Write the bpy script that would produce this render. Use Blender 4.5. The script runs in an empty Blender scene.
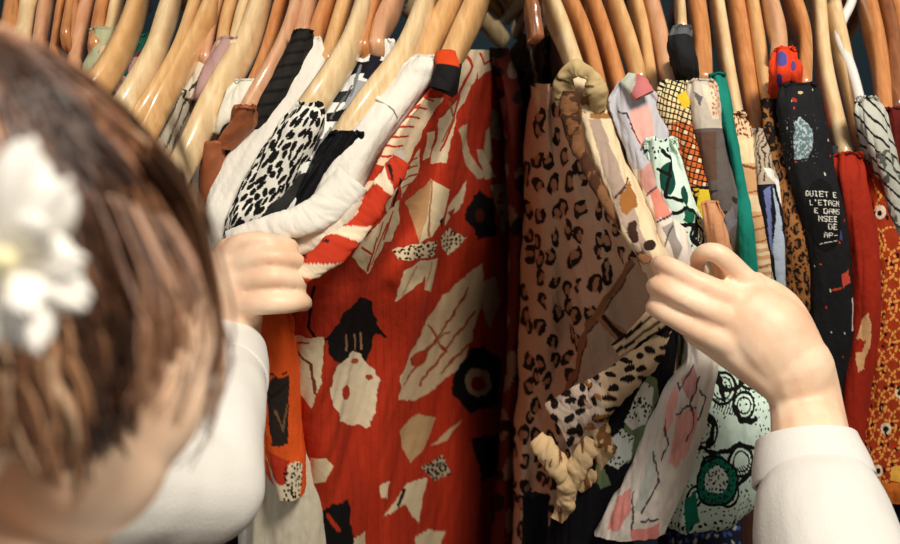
import bpy, bmesh, math, random
import numpy as np
from mathutils import Vector, Matrix
rnd = random.Random(11)
col = bpy.context.scene.collection
# ------------------------------------------------------------------ camera model
CAMZ, PITCH, FPX = 1.62, math.radians(20), 1200.0
cs, sn = math.cos(PITCH), math.sin(PITCH)
def D(px, py, d):                      # point at camera depth d
    x = (px-450)/FPX*d; up = (272-py)/FPX*d
    return Vector((x, d*cs+up*sn, CAMZ-d*sn+up*cs))
def depthY(py, Y):
    t = (272-py)/FPX
    h = (Y*sn-t*Y*cs)/(cs+t*sn)
    return Y*cs+h*sn
def W(px, py, Y):                      # point on the vertical plane y = Y
    return D(px, py, depthY(py, Y))
def lin(c):
    c = np.asarray(c, float)/255.0
    return np.where(c <= .04045, c/12.92, ((c+.055)/1.055)**2.4)
# ------------------------------------------------------------------ object helpers
def tag(o, label, cat, group=None):
    o['label'] = label; o['category'] = cat
    if group: o['group'] = group
    return o
def link(o, parent=None):
    col.objects.link(o)
    if parent is not None: o.parent = parent
    return o
def empty(name, loc=(0,0,0)):
    o = bpy.data.objects.new(name, None); o.location = loc; o.empty_display_size = .02
    return link(o)
def mesh_np(name, V, F, mat, parent=None, colors=None, uv=None, smooth=True):
    V = np.asarray(V, np.float32); F = np.asarray(F, np.int32)
    if parent is not None: V = V-np.array(parent.location, np.float32)[None]
    m = bpy.data.meshes.new(name)
    n = F.shape[1]
    m.vertices.add(len(V)); m.vertices.foreach_set('co', V.ravel())
    m.loops.add(F.size); m.loops.foreach_set('vertex_index', F.ravel())
    m.polygons.add(len(F)); m.polygons.foreach_set('loop_start', np.arange(0, F.size, n, dtype=np.int32))
    m.polygons.foreach_set('loop_total', np.full(len(F), n, np.int32))
    m.update(calc_edges=True)
    m.polygons.foreach_set('use_smooth', np.full(len(F), smooth))
    if colors is not None:
        a = m.color_attributes.new('Col', 'FLOAT_COLOR', 'POINT')
        a.data.foreach_set('color', np.concatenate([colors, np.ones((len(V), 1))], 1).astype(np.float32).ravel())
    m.materials.append(mat)
    m.validate()
    o = bpy.data.objects.new(name, m)
    return link(o, parent)
# ------------------------------------------------------------------ materials
def newmat(name):
    m = bpy.data.materials.new(name); m.use_nodes = True
    nt = m.node_tree; b = nt.nodes['Principled BSDF']
    return m, nt, b
def N(nt, t, **k):
    n = nt.nodes.new(t)
    for a, v in k.items():
        if a in n.inputs: n.inputs[a].default_value = v
        else: setattr(n, a, v)
    return n
def bump(nt, b, scale=900, strength=.25, dist=.0006, vec=None, detail=3):
    no = N(nt, 'ShaderNodeTexNoise'); no.inputs['Scale'].default_value = scale; no.inputs['Detail'].default_value = detail
    if vec is None:
        g = N(nt, 'ShaderNodeTexCoord'); vec = g.outputs['Object']
    nt.links.new(vec, no.inputs['Vector'])
    bp = N(nt, 'ShaderNodeBump'); bp.inputs['Strength'].default_value = strength; bp.inputs['Distance'].default_value = dist
    nt.links.new(no.outputs['Fac'], bp.inputs['Height']); nt.links.new(bp.outputs['Normal'], b.inputs['Normal'])
def fabric(name, rough=.85, sheen=.0, trans=0.0, coat=0):
    m, nt, b = newmat(name)
    a = N(nt, 'ShaderNodeAttribute'); a.attribute_name = 'Col'
    nt.links.new(a.outputs['Color'], b.inputs['Base Color'])
    b.inputs['Roughness'].default_value = rough
    b.inputs['Sheen Weight'].default_value = sheen
    b.inputs['Specular IOR Level'].default_value = .2
    bump(nt, b, 700, .35, .0007)
    return m
F_COT = fabric('cotton'); F_SAT = fabric('satin', .42, .0)
def plain(name, c, rough=.5, metal=0, bmp=0):
    m, nt, b = newmat(name)
    L = lin(c)
    no = N(nt, 'ShaderNodeTexNoise'); no.inputs['Scale'].default_value = 14; no.inputs['Detail'].default_value = 4
    g = N(nt, 'ShaderNodeTexCoord'); nt.links.new(g.outputs['Object'], no.inputs['Vector'])
    r = N(nt, 'ShaderNodeValToRGB')
    r.color_ramp.elements[0].color = (*(L*.88), 1); r.color_ramp.elements[1].color = (*np.minimum(L*1.1, 1), 1)
    nt.links.new(no.outputs['Fac'], r.inputs['Fac']); nt.links.new(r.outputs['Color'], b.inputs['Base Color'])
    b.inputs['Roughness'].default_value = rough; b.inputs['Metallic'].default_value = metal
    if bmp: bump(nt, b, bmp, .3, .001)
    return m
def wood(name, c1, c2):
    m, nt, b = newmat(name)
    g = N(nt, 'ShaderNodeTexCoord'); mp = N(nt, 'ShaderNodeMapping'); mp.inputs['Scale'].default_value = (260, 14, 60)
    nt.links.new(g.outputs['Object'], mp.inputs['Vector'])
    no = N(nt, 'ShaderNodeTexNoise'); no.inputs['Scale'].default_value = 1.0; no.inputs['Detail'].default_value = 6; no.inputs['Distortion'].default_value = .6
    nt.links.new(mp.outputs['Vector'], no.inputs['Vector'])
    r = N(nt, 'ShaderNodeValToRGB'); r.color_ramp.elements[0].position = .3; r.color_ramp.elements[1].position = .7
    r.color_ramp.elements[0].color = (*lin(c1), 1); r.color_ramp.elements[1].color = (*lin(c2), 1)
    nt.links.new(no.outputs['Fac'], r.inputs['Fac']); nt.links.new(r.outputs['Color'], b.inputs['Base Color'])
    b.inputs['Roughness'].default_value = .35; b.inputs['Coat Weight'].default_value = 1.; b.inputs['Coat Roughness'].default_value = .12
    return m
WOODS = {'c': wood('cream_wood', (214,180,130), (238,212,168)), 'o': wood('orange_wood', (182,114,62), (212,148,92)),
         't': wood('tan_wood', (204,154,98), (228,184,128)), 'p': wood('pinkish_wood', (198,142,104), (220,172,134)),
         'b': wood('brown_wood', (120,70,40), (160,100,60))}
STEEL = plain('steel', (190,190,190), .25, 1)
# ------------------------------------------------------------------ numpy noise and painting
def h2(i, j, s=0):
    v = np.sin(i*127.1+j*311.7+s*74.7)*43758.5453
    return v-np.floor(v)
def vn(x, y, s=0):
    i = np.floor(x); j = np.floor(y); fx = x-i; fy = y-j
    fx = fx*fx*(3-2*fx); fy = fy*fy*(3-2*fy)
    return (h2(i,j,s)*(1-fx)+h2(i+1,j,s)*fx)*(1-fy)+(h2(i,j+1,s)*(1-fx)+h2(i+1,j+1,s)*fx)*fy
def fbm(x, y, s=0, o=3):
    t = 0; a = .5
    for k in range(o): t = t+a*vn(x*2**k, y*2**k, s+k); a *= .5
    return t/(1-.5**o)
def worley(x, y, s=0):
    i = np.floor(x); j = np.floor(y)
    f1 = np.full(x.shape, 9.); f2 = f1.copy(); idv = np.zeros(x.shape); ang = np.zeros(x.shape)
    for a in (-1,0,1):
        for b in (-1,0,1):
            ci = i+a; cj = j+b
            dx = ci+.15+.7*h2(ci,cj,s)-x; dy = cj+.15+.7*h2(ci,cj,s+5)-y
            d = np.hypot(dx, dy); m = d < f1
            f2 = np.where(m, f1, np.minimum(f2, d)); f1 = np.where(m, d, f1)
            idv = np.where(m, h2(ci,cj,s+9), idv); ang = np.where(m, np.arctan2(dy,dx), ang)
    return f1, f2, idv, ang
class Pt:
    def __init__(s, x, y): s.x = x; s.y = y; s.c = np.zeros(x.shape+(3,)); s.seed = 0
    def fill(s, c, var=.08, f=.03):
        s.c[:] = lin(c)*(1-var+2*var*fbm(s.x*f, s.y*f, 3))[..., None]; return s
    def put(s, m, c, var=.06):
        if m.any(): s.c[m] = lin(c)*(1-var+2*var*fbm(s.x[m]*.2, s.y[m]*.2, 8))[:, None]
        return m
    def wx(s, w, f=.1): return s.x+w*2*(fbm(s.x*f, s.y*f, 21)-.5), s.y+w*2*(fbm(s.x*f, s.y*f, 37)-.5)
    def polym(s, P, w=2.):
        x, y = s.wx(w); ins = np.zeros(x.shape, bool); n = len(P)
        for k in range(n):
            x1, y1 = P[k]; x2, y2 = P[(k+1) % n]
            if y1 == y2: continue
            c = ((y1 > y) != (y2 > y)) & (x < (x2-x1)*(y-y1)/(y2-y1)+x1)
            ins ^= c
        return ins
    def poly(s, P, c, w=2., var=.06, clip=None):
        m = s.polym(P, w)
        if clip is not None: m &= clip
        return s.put(m, c, var)
    def ell(s, cx, cy, rx, ry, c, w=1., a=0, var=.06, clip=None):
        x, y = s.wx(w); ca, sa = math.cos(a), math.sin(a)
        u = (x-cx)*ca+(y-cy)*sa; v = -(x-cx)*sa+(y-cy)*ca
        m = (u/rx)**2+(v/ry)**2 < 1
        if clip is not None: m &= clip
        return s.put(m, c, var)
    def ring(s, cx, cy, r, t, c, clip=None, dash=0):
        x, y = s.wx(.6); d = np.hypot(x-cx, y-cy); m = abs(d-r) < t
        if dash: m &= (np.sin(np.arctan2(y-cy, x-cx)*dash) > -.5)
        if clip is not None: m &= clip
        return s.put(m, c)
    def line(s, P, w, c, clip=None, warp=1., dash=0):
        x, y = s.wx(warp); m = np.zeros(x.shape, bool)
        for (x1,y1),(x2,y2) in zip(P[:-1], P[1:]):
            L2 = (x2-x1)**2+(y2-y1)**2+1e-9
            t = np.clip(((x-x1)*(x2-x1)+(y-y1)*(y2-y1))/L2, 0, 1)
            mm = np.hypot(x-x1-t*(x2-x1), y-y1-t*(y2-y1)) < w
            if dash: mm &= ((t*math.sqrt(L2)/dash) % 1 < .7)
            m |= mm
        if clip is not None: m &= clip
        return s.put(m, c)
    def dots(s, cell, r, c, clip=None, seed=0, ax=1., ay=1., keep=1., shear=0.):
        f1, f2, idv, an = worley((s.x+shear*s.y)/(cell*ax), s.y/(cell*ay), seed)
        m = (f1*(1+.25*np.sin(2*an+idv*9)) < .74*r*(.8+.4*idv)) & (idv < keep)
        if clip is not None: m &= clip
        return s.put(m, c)
    def leopard(s, cell, base, inner, dark, clip=None, ax=1., ay=1.3, seed=0, fat=.15, extra=True):
        x, y = s.wx(2.8, .09)
        f1, f2, idv, an = worley(x/(cell*ax), y/(cell*ay), seed)
        al = np.ones(x.shape, bool) if clip is None else clip
        s.put(al, base)
        R = .27+.10*(idv-.5)
        s.put(al & (f1 < R), inner)
        s.put(al & (abs(f1-R) < fat*(.72+.28*np.sin(an*2+idv*20))) & (np.cos(an-idv*40) > -.82), dark)
        if not extra: return
        g1, g2, gi, ga = worley(x/(cell*.55)+7, y/(cell*.6), seed+4)
        s.put(al & (f1 > R+.2) & (g1 < .26), dark)
FONT = {'A':'01110 10001 10001 11111 10001 10001 10001','D':'11110 10001 10001 10001 10001 10001 11110','E':'11111 10000 10000 11110 10000 10000 11111',
 'F':'11111 10000 10000 11110 10000 10000 10000','G':'01111 10000 10000 10011 10001 10001 01111','I':'01110 00100 00100 00100 00100 00100 01110','J':'00111 00010 00010 00010 00010 10010 01100',
 'L':'10000 10000 10000 10000 10000 10000 11111','N':'10001 11001 10101 10101 10011 10001 10001','O':'01110 10001 10001 10001 10001 10001 01110','P':'11110 10001 10001 11110 10000 10000 10000',
 'Q':'01110 10001 10001 10001 10101 10010 01101','S':'01111 10000 10000 01110 00001 00001 11110','T':'11111 00100 00100 00100 00100 00100 00100','U':'10001 10001 10001 10001 10001 10001 01110',
 "'":'00100 00100 00000 00000 00000 00000 00000','-':'00000 00000 00000 11111 00000 00000 00000',' ':'00000 '*7}
def text(p, s, x0, y0, cw, ch, c, tilt=0.):
    for k, chx in enumerate(s):
        rows = FONT[chx].split()
        u = (p.x-(x0+k*cw*6/5.))/cw*5; v = (p.y-(y0+tilt*(p.x-x0)))/ch*7
        ok = (u >= 0) & (u < 5) & (v >= 0) & (v < 7)
        if not ok.any(): continue
        B = np.array([[int(q) for q in (r if len(r) == 5 else '00000')] for r in rows[:7]])
        ui = np.clip(u.astype(int), 0, 4); vi = np.clip(v.astype(int), 0, 6)
        p.put(ok & (B[vi, ui] == 1), c)
# ------------------------------------------------------------------ cloth
def cr(A, n, axis=0, t=None):          # Catmull-Rom along an axis to n samples
    A = np.moveaxis(np.asarray(A, float), axis, 0); R = len(A)
    if t is None: t = np.linspace(0, R-1, n)
    n = len(t); i = np.minimum(t.astype(int), R-2); f = (t-i).reshape((-1,)+(1,)*(A.ndim-1))
    P0 = A[np.maximum(i-1, 0)]; P1 = A[i]; P2 = A[i+1]; P3 = A[np.minimum(i+2, R-1)]
    o = .5*(2*P1+(P2-P0)*f+(2*P0-5*P1+4*P2-P3)*f**2+(3*P1-P0-3*P2+P3)*f**3)
    return np.moveaxis(o, 0, axis)
def gridfaces(nv, nu):
    i, j = np.meshgrid(np.arange(nv-1), np.arange(nu-1), indexing='ij')
    a = (i*nu+j).ravel()
    return np.stack([a, a+1, a+nu+1, a+nu], 1)
def surf(name, G, UVc, paint, mat, parent=None, step=1.25, fold=(.003, .05, .006, 0), fine=.0006, thick=.0009, seed=0, sink=None, lu=None):
    """G: R x C x 3 world controls, UVc: R x C x 2 print coordinates (about one per pixel of cloth)."""
    G = np.asarray(G, float); UVc = np.asarray(UVc, float)
    Lu = np.abs(np.diff(UVc[..., 0], axis=1)).sum(1).max(); Lv = np.hypot(*np.moveaxis(np.diff(UVc, axis=0), -1, 0)).sum(0).max()
    tu = None
    if lu:
        seg = np.abs(np.diff(UVc[..., 0], axis=1)).max(0); tu = []
        for i_, l_ in enumerate(seg):
            n_ = int(max(3, l_/step)) if 3 <= i_ <= 7 else int(min(14, max(3, l_/(3*step))))
            tu += list(i_+np.arange(n_)/n_)
        tu = np.array(tu+[len(seg)])
    nu = len(tu) if lu else int(max(8, Lu/step)); nv = int(max(8, Lv/step))
    X = cr(cr(G, nv, 0), nu, 1, tu); U = cr(cr(UVc, nv, 0), nu, 1, tu)
    du = np.gradient(X, axis=1); dv = np.gradient(X, axis=0); nn = np.cross(du, dv); nn /= np.linalg.norm(nn, axis=2, keepdims=True)+1e-12
    u, v = U[..., 0], U[..., 1]
    a, fu, fv, sh = fold
    k = a*2*(fbm((u+sh*v)*fu, v*fv, seed+1, 2)-.5)+a*.45*2*(fbm((u+sh*v)*fu*2.6, v*fv*2.2, seed+5, 2)-.5)+fine*2*(fbm(u*.16, v*.1, seed+11)-.5)
    X = X+nn*k[..., None]
    p = Pt(u, v); paint(p)
    o = mesh_np(name, X.reshape(-1, 3), gridfaces(nv, nu), mat, parent, np.clip(p.c.reshape(-1, 3), 0, 1))
    if thick:
        s = o.modifiers.new('thickness', 'SOLIDIFY'); s.thickness = thick; s.offset = -1
    return o
def garment(name, path, paint, yaw=.1, back=.15, slope=-.32, mat=F_COT, parent=None, round_=.014, Y0=.98, closetop=False, **k):
    """A garment seen edge-on: a folded-over body whose rounded front follows path [(px,py,width_px,Y)]."""
    rows = []; uvs = []
    py0 = path[0][1]; back_full = back; slope_full = slope
    path = [(path[0][0]+1, path[0][1]-3.5, path[0][2]*.62)+tuple(path[0][3:]), (path[0][0]+.4, path[0][1]-1.5, path[0][2]*.88)+tuple(path[0][3:])]+list(path)
    for q in path:
        px, py, w = q[:3]; g_ = min(1., (py-py0)/60.); back = back_full*(.12+.88*g_); slope = slope_full-.04; Y = q[3] if len(q) > 3 else Y0
        c = W(px, py, Y); d = depthY(py, Y); hw = w/FPX*d/2
        r = Vector((math.cos(yaw), math.sin(yaw)*.3, 0)); bk = Vector((math.tan(yaw), 1, slope))
        row = []; uv = []
        for (lx, b) in ((-.72, back), (-.8, back*.6), (-.95, min(.045,back*.4)), (-1., min(.02,back*.2)), (-.78, .005), (-.35, 0), (.35, 0), (.78, .005), (1., min(.02,back*.2)), (.95, min(.045,back*.4)), (.8, back*.6), (.72, back)):
            P = c+r*(lx*hw)+bk*b
            row.append(P); uv.append((px+lx*w/2*(1.15)+(math.copysign(1, lx)*b*FPX*.9), py))
        rows.append([tuple(p) for p in row]); uvs.append(uv)
    return surf(name, rows, uvs, paint, mat, parent, lu=True, **k)
def sheet(name, rows, paint, mat=F_COT, parent=None, **k):
    """rows of (px, py, Y) control points; print coordinates run with the cloth's own length."""
    G = [[tuple(W(*q[:3])) for q in r] for r in rows]; U = [[(q[3], q[4]) if len(q) > 3 else (q[0], q[1]) for q in r] for r in rows]
    return surf(name, G, U, paint, mat, parent, **k)
# ------------------------------------------------------------------ sweeps
def sweep(P, prof, name, mat, parent=None, up=Vector((0,0,1)), cap=True, smooth=True, raw=False):
    """prof(s) -> list of (side, up) offsets around the centre line."""
    P = [Vector(p) for p in P]; n = len(P); V = []; F = []
    for i, p in enumerate(P):
        t = (P[min(i+1, n-1)]-P[max(i-1, 0)]).normalized()
        sd = t.cross(up)
        sd = sd.normalized() if sd.length > 1e-5 else Vector((1,0,0))
        u2 = sd.cross(t).normalized()
        for a, b in prof(i/(n-1)): V.append(p+sd*a+u2*b)
    m = len(prof(0))
    for i in range(n-1):
        for j in range(m):
            F.append((i*m+j, i*m+(j+1) % m, (i+1)*m+(j+1) % m, (i+1)*m+j))
    if cap:
        for base, rev in ((0, 1), ((n-1)*m, 0)):
            c = len(V); V.append(sum((V[base+j] for j in range(m)), Vector())/m)
            for j in range(m):
                q = (base+j, base+(j+1) % m, c, c) if not rev else (base+(j+1) % m, base+j, c, c)
                F.append(q)
    if raw: return V, F
    me = bpy.data.meshes.new(name); me.from_pydata([tuple(v-(parent.location if parent else Vector())) for v in V], [], [tuple(dict.fromkeys(f)) for f in F])
    me.polygons.foreach_set('use_smooth', [smooth]*len(me.polygons)); me.materials.append(mat)
    return link(bpy.data.objects.new(name, me), parent)
def circ(r, m=10): return [(r*math.cos(2*math.pi*k/m), r*math.sin(2*math.pi*k/m)) for k in range(m)]
def rrect(w, h, e=4., m=16):
    o = []
    for k in range(m):
        a = 2*math.pi*k/m; c, s = math.cos(a), math.sin(a); r = (abs(c)**e+abs(s)**e)**(-1/e)
        o.append((w*r*c, h*r*s))
    return o
def crpts(P, n): return [Vector(q) for q in cr(np.array([tuple(p) for p in P]), n)]
# ------------------------------------------------------------------ room and rail
def boxm(name, x0, x1, y0, y1, z0, z1, mat, parent=None):
    V = [(x,y,z) for x in (x0,x1) for y in (y0,y1) for z in (z0,z1)]
    F = [(0,1,3,2),(4,6,7,5),(0,4,5,1),(2,3,7,6),(0,2,6,4),(1,5,7,3)]
    me = bpy.data.meshes.new(name); me.from_pydata([tuple(Vector(v)-(parent.location if parent else Vector())) for v in V], [], F); me.materials.append(mat)
    return link(bpy.data.objects.new(name, me), parent)
TEAL = plain('teal_wall_paint', (14,44,56), .8, 0, 60)
o = boxm('wall_back', -2.2, 2.2, 2.0, 2.1, 0, 2.6, TEAL); o['kind'] = 'structure'
o = boxm('floor', -2.2, 2.2, -1.6, 2.1, -.1, 0, plain('floor_boards', (84,60,42), .5, 0, 30)); o['kind'] = 'structure'
RY, RZ = 1.205, 1.592
rail = empty('clothes_rail', (0, RY, 0)); tag(rail, 'steel clothes rail carrying all the hangers, above the picture', 'clothes rail')
sweep([(-1.15,RY,RZ),(0,RY,RZ),(1.15,RY,RZ)], lambda s: circ(.0125,16), 'rail', STEEL, rail)
for sx in (-1.15, 1.15):
    sweep([(sx,RY,.03),(sx,RY,.8),(sx,RY,RZ+.02)], lambda s: circ(.014,14), 'post', STEEL, rail, up=Vector((0,1,0)))
    sweep([(sx,RY-.28,.015),(sx,RY,.015),(sx,RY+.28,.015)], lambda s: rrect(.02,.015), 'foot', STEEL, rail)
# ------------------------------------------------------------------ hangers
def hanger(pts, wpx, tone, label, group=None, Yt=None, white=False):
    """pts: pixels of the front arm from its tip upwards; the last one is on the picture's top edge."""
    tx, ty = pts[0]; x0, y0 = pts[-1]
    Ytip = (Yt if Yt else .985+(130-ty)*.00045)+(.012 if Yt or tx < 500 else .024)
    px_n = x0+(pts[-1][0]-pts[-2][0])/max(6, (pts[-2][1]-y0))*38*.7
    zn = 1.512
    neck = Vector(((px_n-450)/FPX*1.17, RY, zn))
    A = []
    L = ty-y0+40.
    for (px, py) in pts:
        f = min(1., (ty-py)/L)
        A.append(W(px, py, Ytip+(RY-.035-Ytip)*f**(1.6 if Yt and not white else .9)))
    tip = A[0]; A.append(neck)
    A = crpts(A, 22)
    w = wpx/FPX*1.04/2*1.16
    e = empty('wooden_hanger' if not white else 'plastic_hanger', (neck.x, neck.y, neck.z)); tag(e, label, 'hanger', group)
    # back arm mirrors the front one about the neck
    B = [Vector((2*neck.x-a.x, 2*neck.y-a.y, a.z)) for a in A[::-1]][1:]
    ext = A[0]+(A[0]-A[2]).normalized()*.003
    P = [ext]+A+B
    def prof(s):
        q = abs(s-.5)*2                       # 0 neck .. 1 tip
        end = 1 if q < .97 else max(.35, 1-((q-.97)/.03)**2*.65)
        if white: return circ(.0045, 10)
        h = (.021-.011*q)*end
        return rrect(w*(.82+.18*q)*end, h, 3.0, 18)
    sweep(P, prof, 'hanger_bar', WOODS[tone] if not white else WPLAST, e)
    hk = [neck+Vector((0,0,-.005)), neck+Vector((0,0,.025)), neck+Vector((0,.004,.045))]
    c = Vector((neck.x, RY, RZ)); r = .0165
    hk = [neck+Vector((0,0,-.004)), neck+Vector((0,0,.03)), c+Vector((0,.008,-.034))]
    for k in range(10):
        a = math.radians(-60+k*26)
        hk.append(c+Vector((0, r*math.cos(a), r*math.sin(a))))
    sweep(crpts(hk, 40), lambda s: circ(.0018, 8), 'hook', STEEL if not white else WPLAST, e, up=Vector((1,0,0)))
    return e
WPLAST = plain('white_plastic', (228,226,222), .3)
toneword = {'c':'cream', 'o':'orange-brown', 't':'tan', 'p':'pinkish', 'b':'dark brown'}
HL = [([(4,62),(14,0)],15,'o','orange-brown wooden hanger at the left edge behind the crown of the head'),
 ([(17,70),(27,20),(33,0)],16,'c','pale wooden hanger with a bright stripe just above the top of the head'),
 ([(36,72),(42,30),(48,0)],11,'p','pinkish wooden hanger second from the bright one above the head'),
 ([(52,80),(60,30),(66,0)],10,'o','orange-brown wooden hanger left of the dark gap above the head'),
 ([(66,40),(70,20),(75,0)],9,'o','short shiny orange hanger ending right of the dark gap above the head'),
 ([(72,84),(80,40),(90,0)],13,'p','pinkish wooden hanger left of the sage green collar'),
 ([(95,50),(101,20),(106,0)],12,'o','orange-brown wooden hanger behind the sage green collar'),
 ([(104,60),(112,30),(118,0)],10,'c','pale narrow wooden hanger that ends inside the sage green collar'),
 ([(78,116),(94,92),(112,66),(128,34),(139,0)],15,'t','broad tan wooden hanger between the sage collar and the teal blouse'),
 ([(114,124),(128,102),(152,62),(163,30),(172,0)],15,'c','broad cream wooden hanger right of the teal blouse'),
 ([(126,146),(150,108),(175,68),(190,30),(198,0)],12,'t','tan wooden hanger right of the broad cream one beside the teal blouse'),
 ([(140,146),(160,104),(182,66),(203,30),(214,0)],12,'t','golden wooden hanger left of the striped grey scarf'),
 ([(205,64),(212,34),(222,0)],10,'p','pinkish wooden hanger above the striped grey scarf'),
 ([(222,54),(226,30),(234,0)],12,'t','golden wooden hanger that ends behind the mauve collar'),
 ([(234,52),(240,28),(249,0)],11,'c','pale wooden hanger that ends in the mauve collar'),
 ([(166,196),(188,154),(214,100),(245,48),(262,0)],17,'c','broad cream wooden hanger running down between mauve collar and white collar'),
 ([(250,98),(268,58),(284,0)],13,'o','orange-brown wooden hanger that ends in the small white collar'),
 ([(246,118),(272,74),(290,34),(298,0)],11,'p','pinkish wooden hanger that ends in the brown satin sleeve'),
 ([(300,42),(304,26),(311,0)],14,'p','pinkish wooden hanger that ends in the black ribbed top'),
 ([(312,52),(318,32),(330,0)],13,'o','dark orange hanger that ends in the stepped white shirt'),
 ([(326,66),(334,44),(347,0)],15,'t','tan wooden hanger that ends in the wider lobe of the stepped white shirt'),
 ([(300,122),(322,92),(350,48),(366,0)],15,'c','long pale hanger that ends in the white blouse with black spots'),
 ([(364,52),(369,30),(378,0)],9,'o','thin orange-brown hanger left of the black and white abstract print'),
 ([(376,50),(381,30),(395,0)],15,'p','pinkish hanger that ends in the black and white abstract print'),
 ([(338,146),(368,104),(405,56),(427,0)],17,'c','long cream hanger that ends in the black satin sleeve'),
 ([(420,72),(434,38),(453,0)],19,'t','tan hanger that ends in the broad white shirt'),
 ([(448,66),(460,40),(478,0)],20,'t','tan hanger that carries the red floral dress')]
YTS={(166,196):.925,(78,116):.94,(114,124):.935,(126,146):.93,(140,146):.935,(300,122):.945,(338,146):.94,(246,118):.965}
for pts, w, t, lab in HL: hanger(pts, w, t, lab, Yt=YTS.get(pts[0]))
HR = [([(577,74),(565,40),(549,0)],14,'c','pale flat hanger that ends in the knotted cream and brown scarf blouse'),
 ([(601,98),(588,50),(567,0)],13,'o','orange-brown hanger with a white tip right of the knotted scarf blouse'),
 ([(626,112),(609,56),(590,0)],14,'o','orange hanger left of the pink and grey floral collar'),
 ([(640,84),(630,50),(612,0)],13,'t','tan hanger that ends behind the pink and grey floral collar'),
 ([(654,110),(645,50),(634,0)],12,'t','shiny tan hanger right of the pink and grey floral collar'),
 ([(671,92),(662,50),(649,0)],15,'p','pinkish hanger that ends in the black and orange checked blouse'),
 ([(682,34),(681,20),(679,0)],9,'c','short pale hanger that ends in the black strap top'),
 ([(703,84),(702,50),(696,0)],17,'o','thick orange-brown hanger right of the black strap top'),
 ([(738,126),(727,70),(716,0)],12,'c','cream hanger that ends in the tan spotted collar'),
 ([(758,142),(746,70),(735,0)],15,'o','orange-brown hanger that ends in the taupe blouse with fine lines'),
 ([(770,110),(760,60),(750,0)],13,'t','pale tan hanger that ends in the dark leopard sleeve'),
 ([(779,58),(778,38),(768,0)],15,'p','curved pinkish hanger that ends in the red and blue collar'),
 ([(804,90),(804,44),(791,0)],13,'o','orange-brown hanger above the black shirt with printed words'),
 ([(845,160),(824,70),(818,0)],14,'c','long cream hanger right of the black printed shirt'),
 ([(866,156),(848,80),(832,10),(830,0)],13,'c','long cream hanger that crosses the white plastic hanger'),
 ([(886,122),(879,60),(866,0)],15,'o','orange-brown hanger right of the white plastic hanger'),
 ([(898,112),(893,50),(882,0)],13,'b','dark brown hanger second from the right edge'),
 ([(915,118),(903,50),(893,8)],14,'o','orange-brown hanger at the right edge')]
for pts, w, t, lab in HR: hanger(pts, w, t, lab)
hanger([(536,40),(533,20),(530,0)], 13, 'b', 'dark brown hanger behind the gap in the middle of the rail', Yt=1.06)
hanger([(863,112),(852,70),(839,36),(843,20),(852,0)], 9, 'c', 'white plastic hanger bent over the cream wooden ones', white=True)
# hanger end plug
# ------------------------------------------------------------------ garments of the left stack
CREAM=(232,222,200); RED=(184,52,26); WHITE=(226,221,209); BLK=(16,14,14)
def solid(c, var=.06): return lambda p: p.fill(c, var)
T = {}
def G(name, label, cat, path, paint, **k):
    o = garment(name, path, paint, **k); tag(o, label, cat); T[label] = o; return o
G('collared_shirt','sage green shirt collar above the top of the head','shirt',[(103,30,30,1.04),(98,52,28,1.03),(88,80,26,1.02),(80,180,26,1.06),(80,420,26,1.06)],solid((176,176,140)),yaw=.05)
def p_teal(p):
    p.fill((28,112,98))
    p.ell(140,60,7,10,(120,60,60)); p.ell(138,70,9,7,(190,140,140)); p.ell(128,88,14,10,(200,160,158)); p.ell(136,62,4,5,(200,150,150))
    p.poly([(148,38),(160,36),(152,58),(140,62)],(20,80,92)); p.dots(16,.4,(190,150,150),clip=p.y>95)
G('blouse','teal blouse with pink flowers between two broad hangers above the head','blouse',[(150,36,18,1.04),(139,58,22,1.03),(126,82,22,1.02),(112,110,22,1.02),(104,400,22,1.06)],p_teal,yaw=.05)
def p_scarf(p):
    p.fill((206,194,172))
    m = np.sin((p.x*.75+p.y*.55)*.62+3*fbm(p.x*.06,p.y*.06)) > .72; p.put(m,(60,56,48))
G('striped_scarf','cream scarf with thin dark stripes left of the mauve collar','scarf',[(204,60,12,1.03),(194,76,20,1.015),(180,96,26,1.0),(164,124,30,.99),(140,420,30,1.02)],p_scarf,yaw=.05)
G('shirt','mauve shirt with a plain flat collar below the golden hangers','shirt',[(228,40,22,1.03),(213,66,22,1.015),(197,98,22,1.0),(178,130,22,1.03),(150,430,26,1.02)],solid((176,142,138)),yaw=.05)
G('collared_shirt','small white collared shirt left of the brown satin sleeve','shirt',[(246,82,26,.99),(236,100,28,.98),(220,130,28,.975),(204,164,26,.99),(178,440,30,.99)],solid((226,220,202)),yaw=.05)
G('satin_blouse','brown satin blouse sleeve folded over between white collar and black ribbed top','blouse',[(244,108,20,.952),(238,124,20,.955),(222,148,22,.96),(208,172,22,.955),(190,440,26,.96)],solid((150,86,54),.12),mat=F_SAT,yaw=.05,fold=(.003,.03,.03,1))
def p_rib(p):
    p.fill((34,31,28)); p.put(np.sin(p.y*.55+p.x*.12)>.6,(16,15,14))
G('ribbed_top','black ribbed top between the brown satin sleeve and the stepped white shirt','top',[(302,32,19,1.01),(290,58,22,1.0),(272,92,26,.985),(250,124,30,.975),(226,160,32,.97),(200,440,32,.97)],p_rib,yaw=.05)
G('white_shirt','stepped white shirt left of the white blouse with black spots','shirt',[(311,40,16,1.03),(308,54,30,1.02),(300,76,44,1.005),(273,112,52,.985),(248,150,54,.965),(230,190,56,.95),(224,232,54,.935),(215,330,60,.95),(210,440,58,.97)],solid(WHITE,.03),yaw=.05,fold=(.003,.03,.006,.6))
def p_spots(p):
    p.fill((232,228,216)); p.dots(8.6,.56,BLK,seed=3,ax=.8,ay=1.25,shear=.5)
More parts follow.
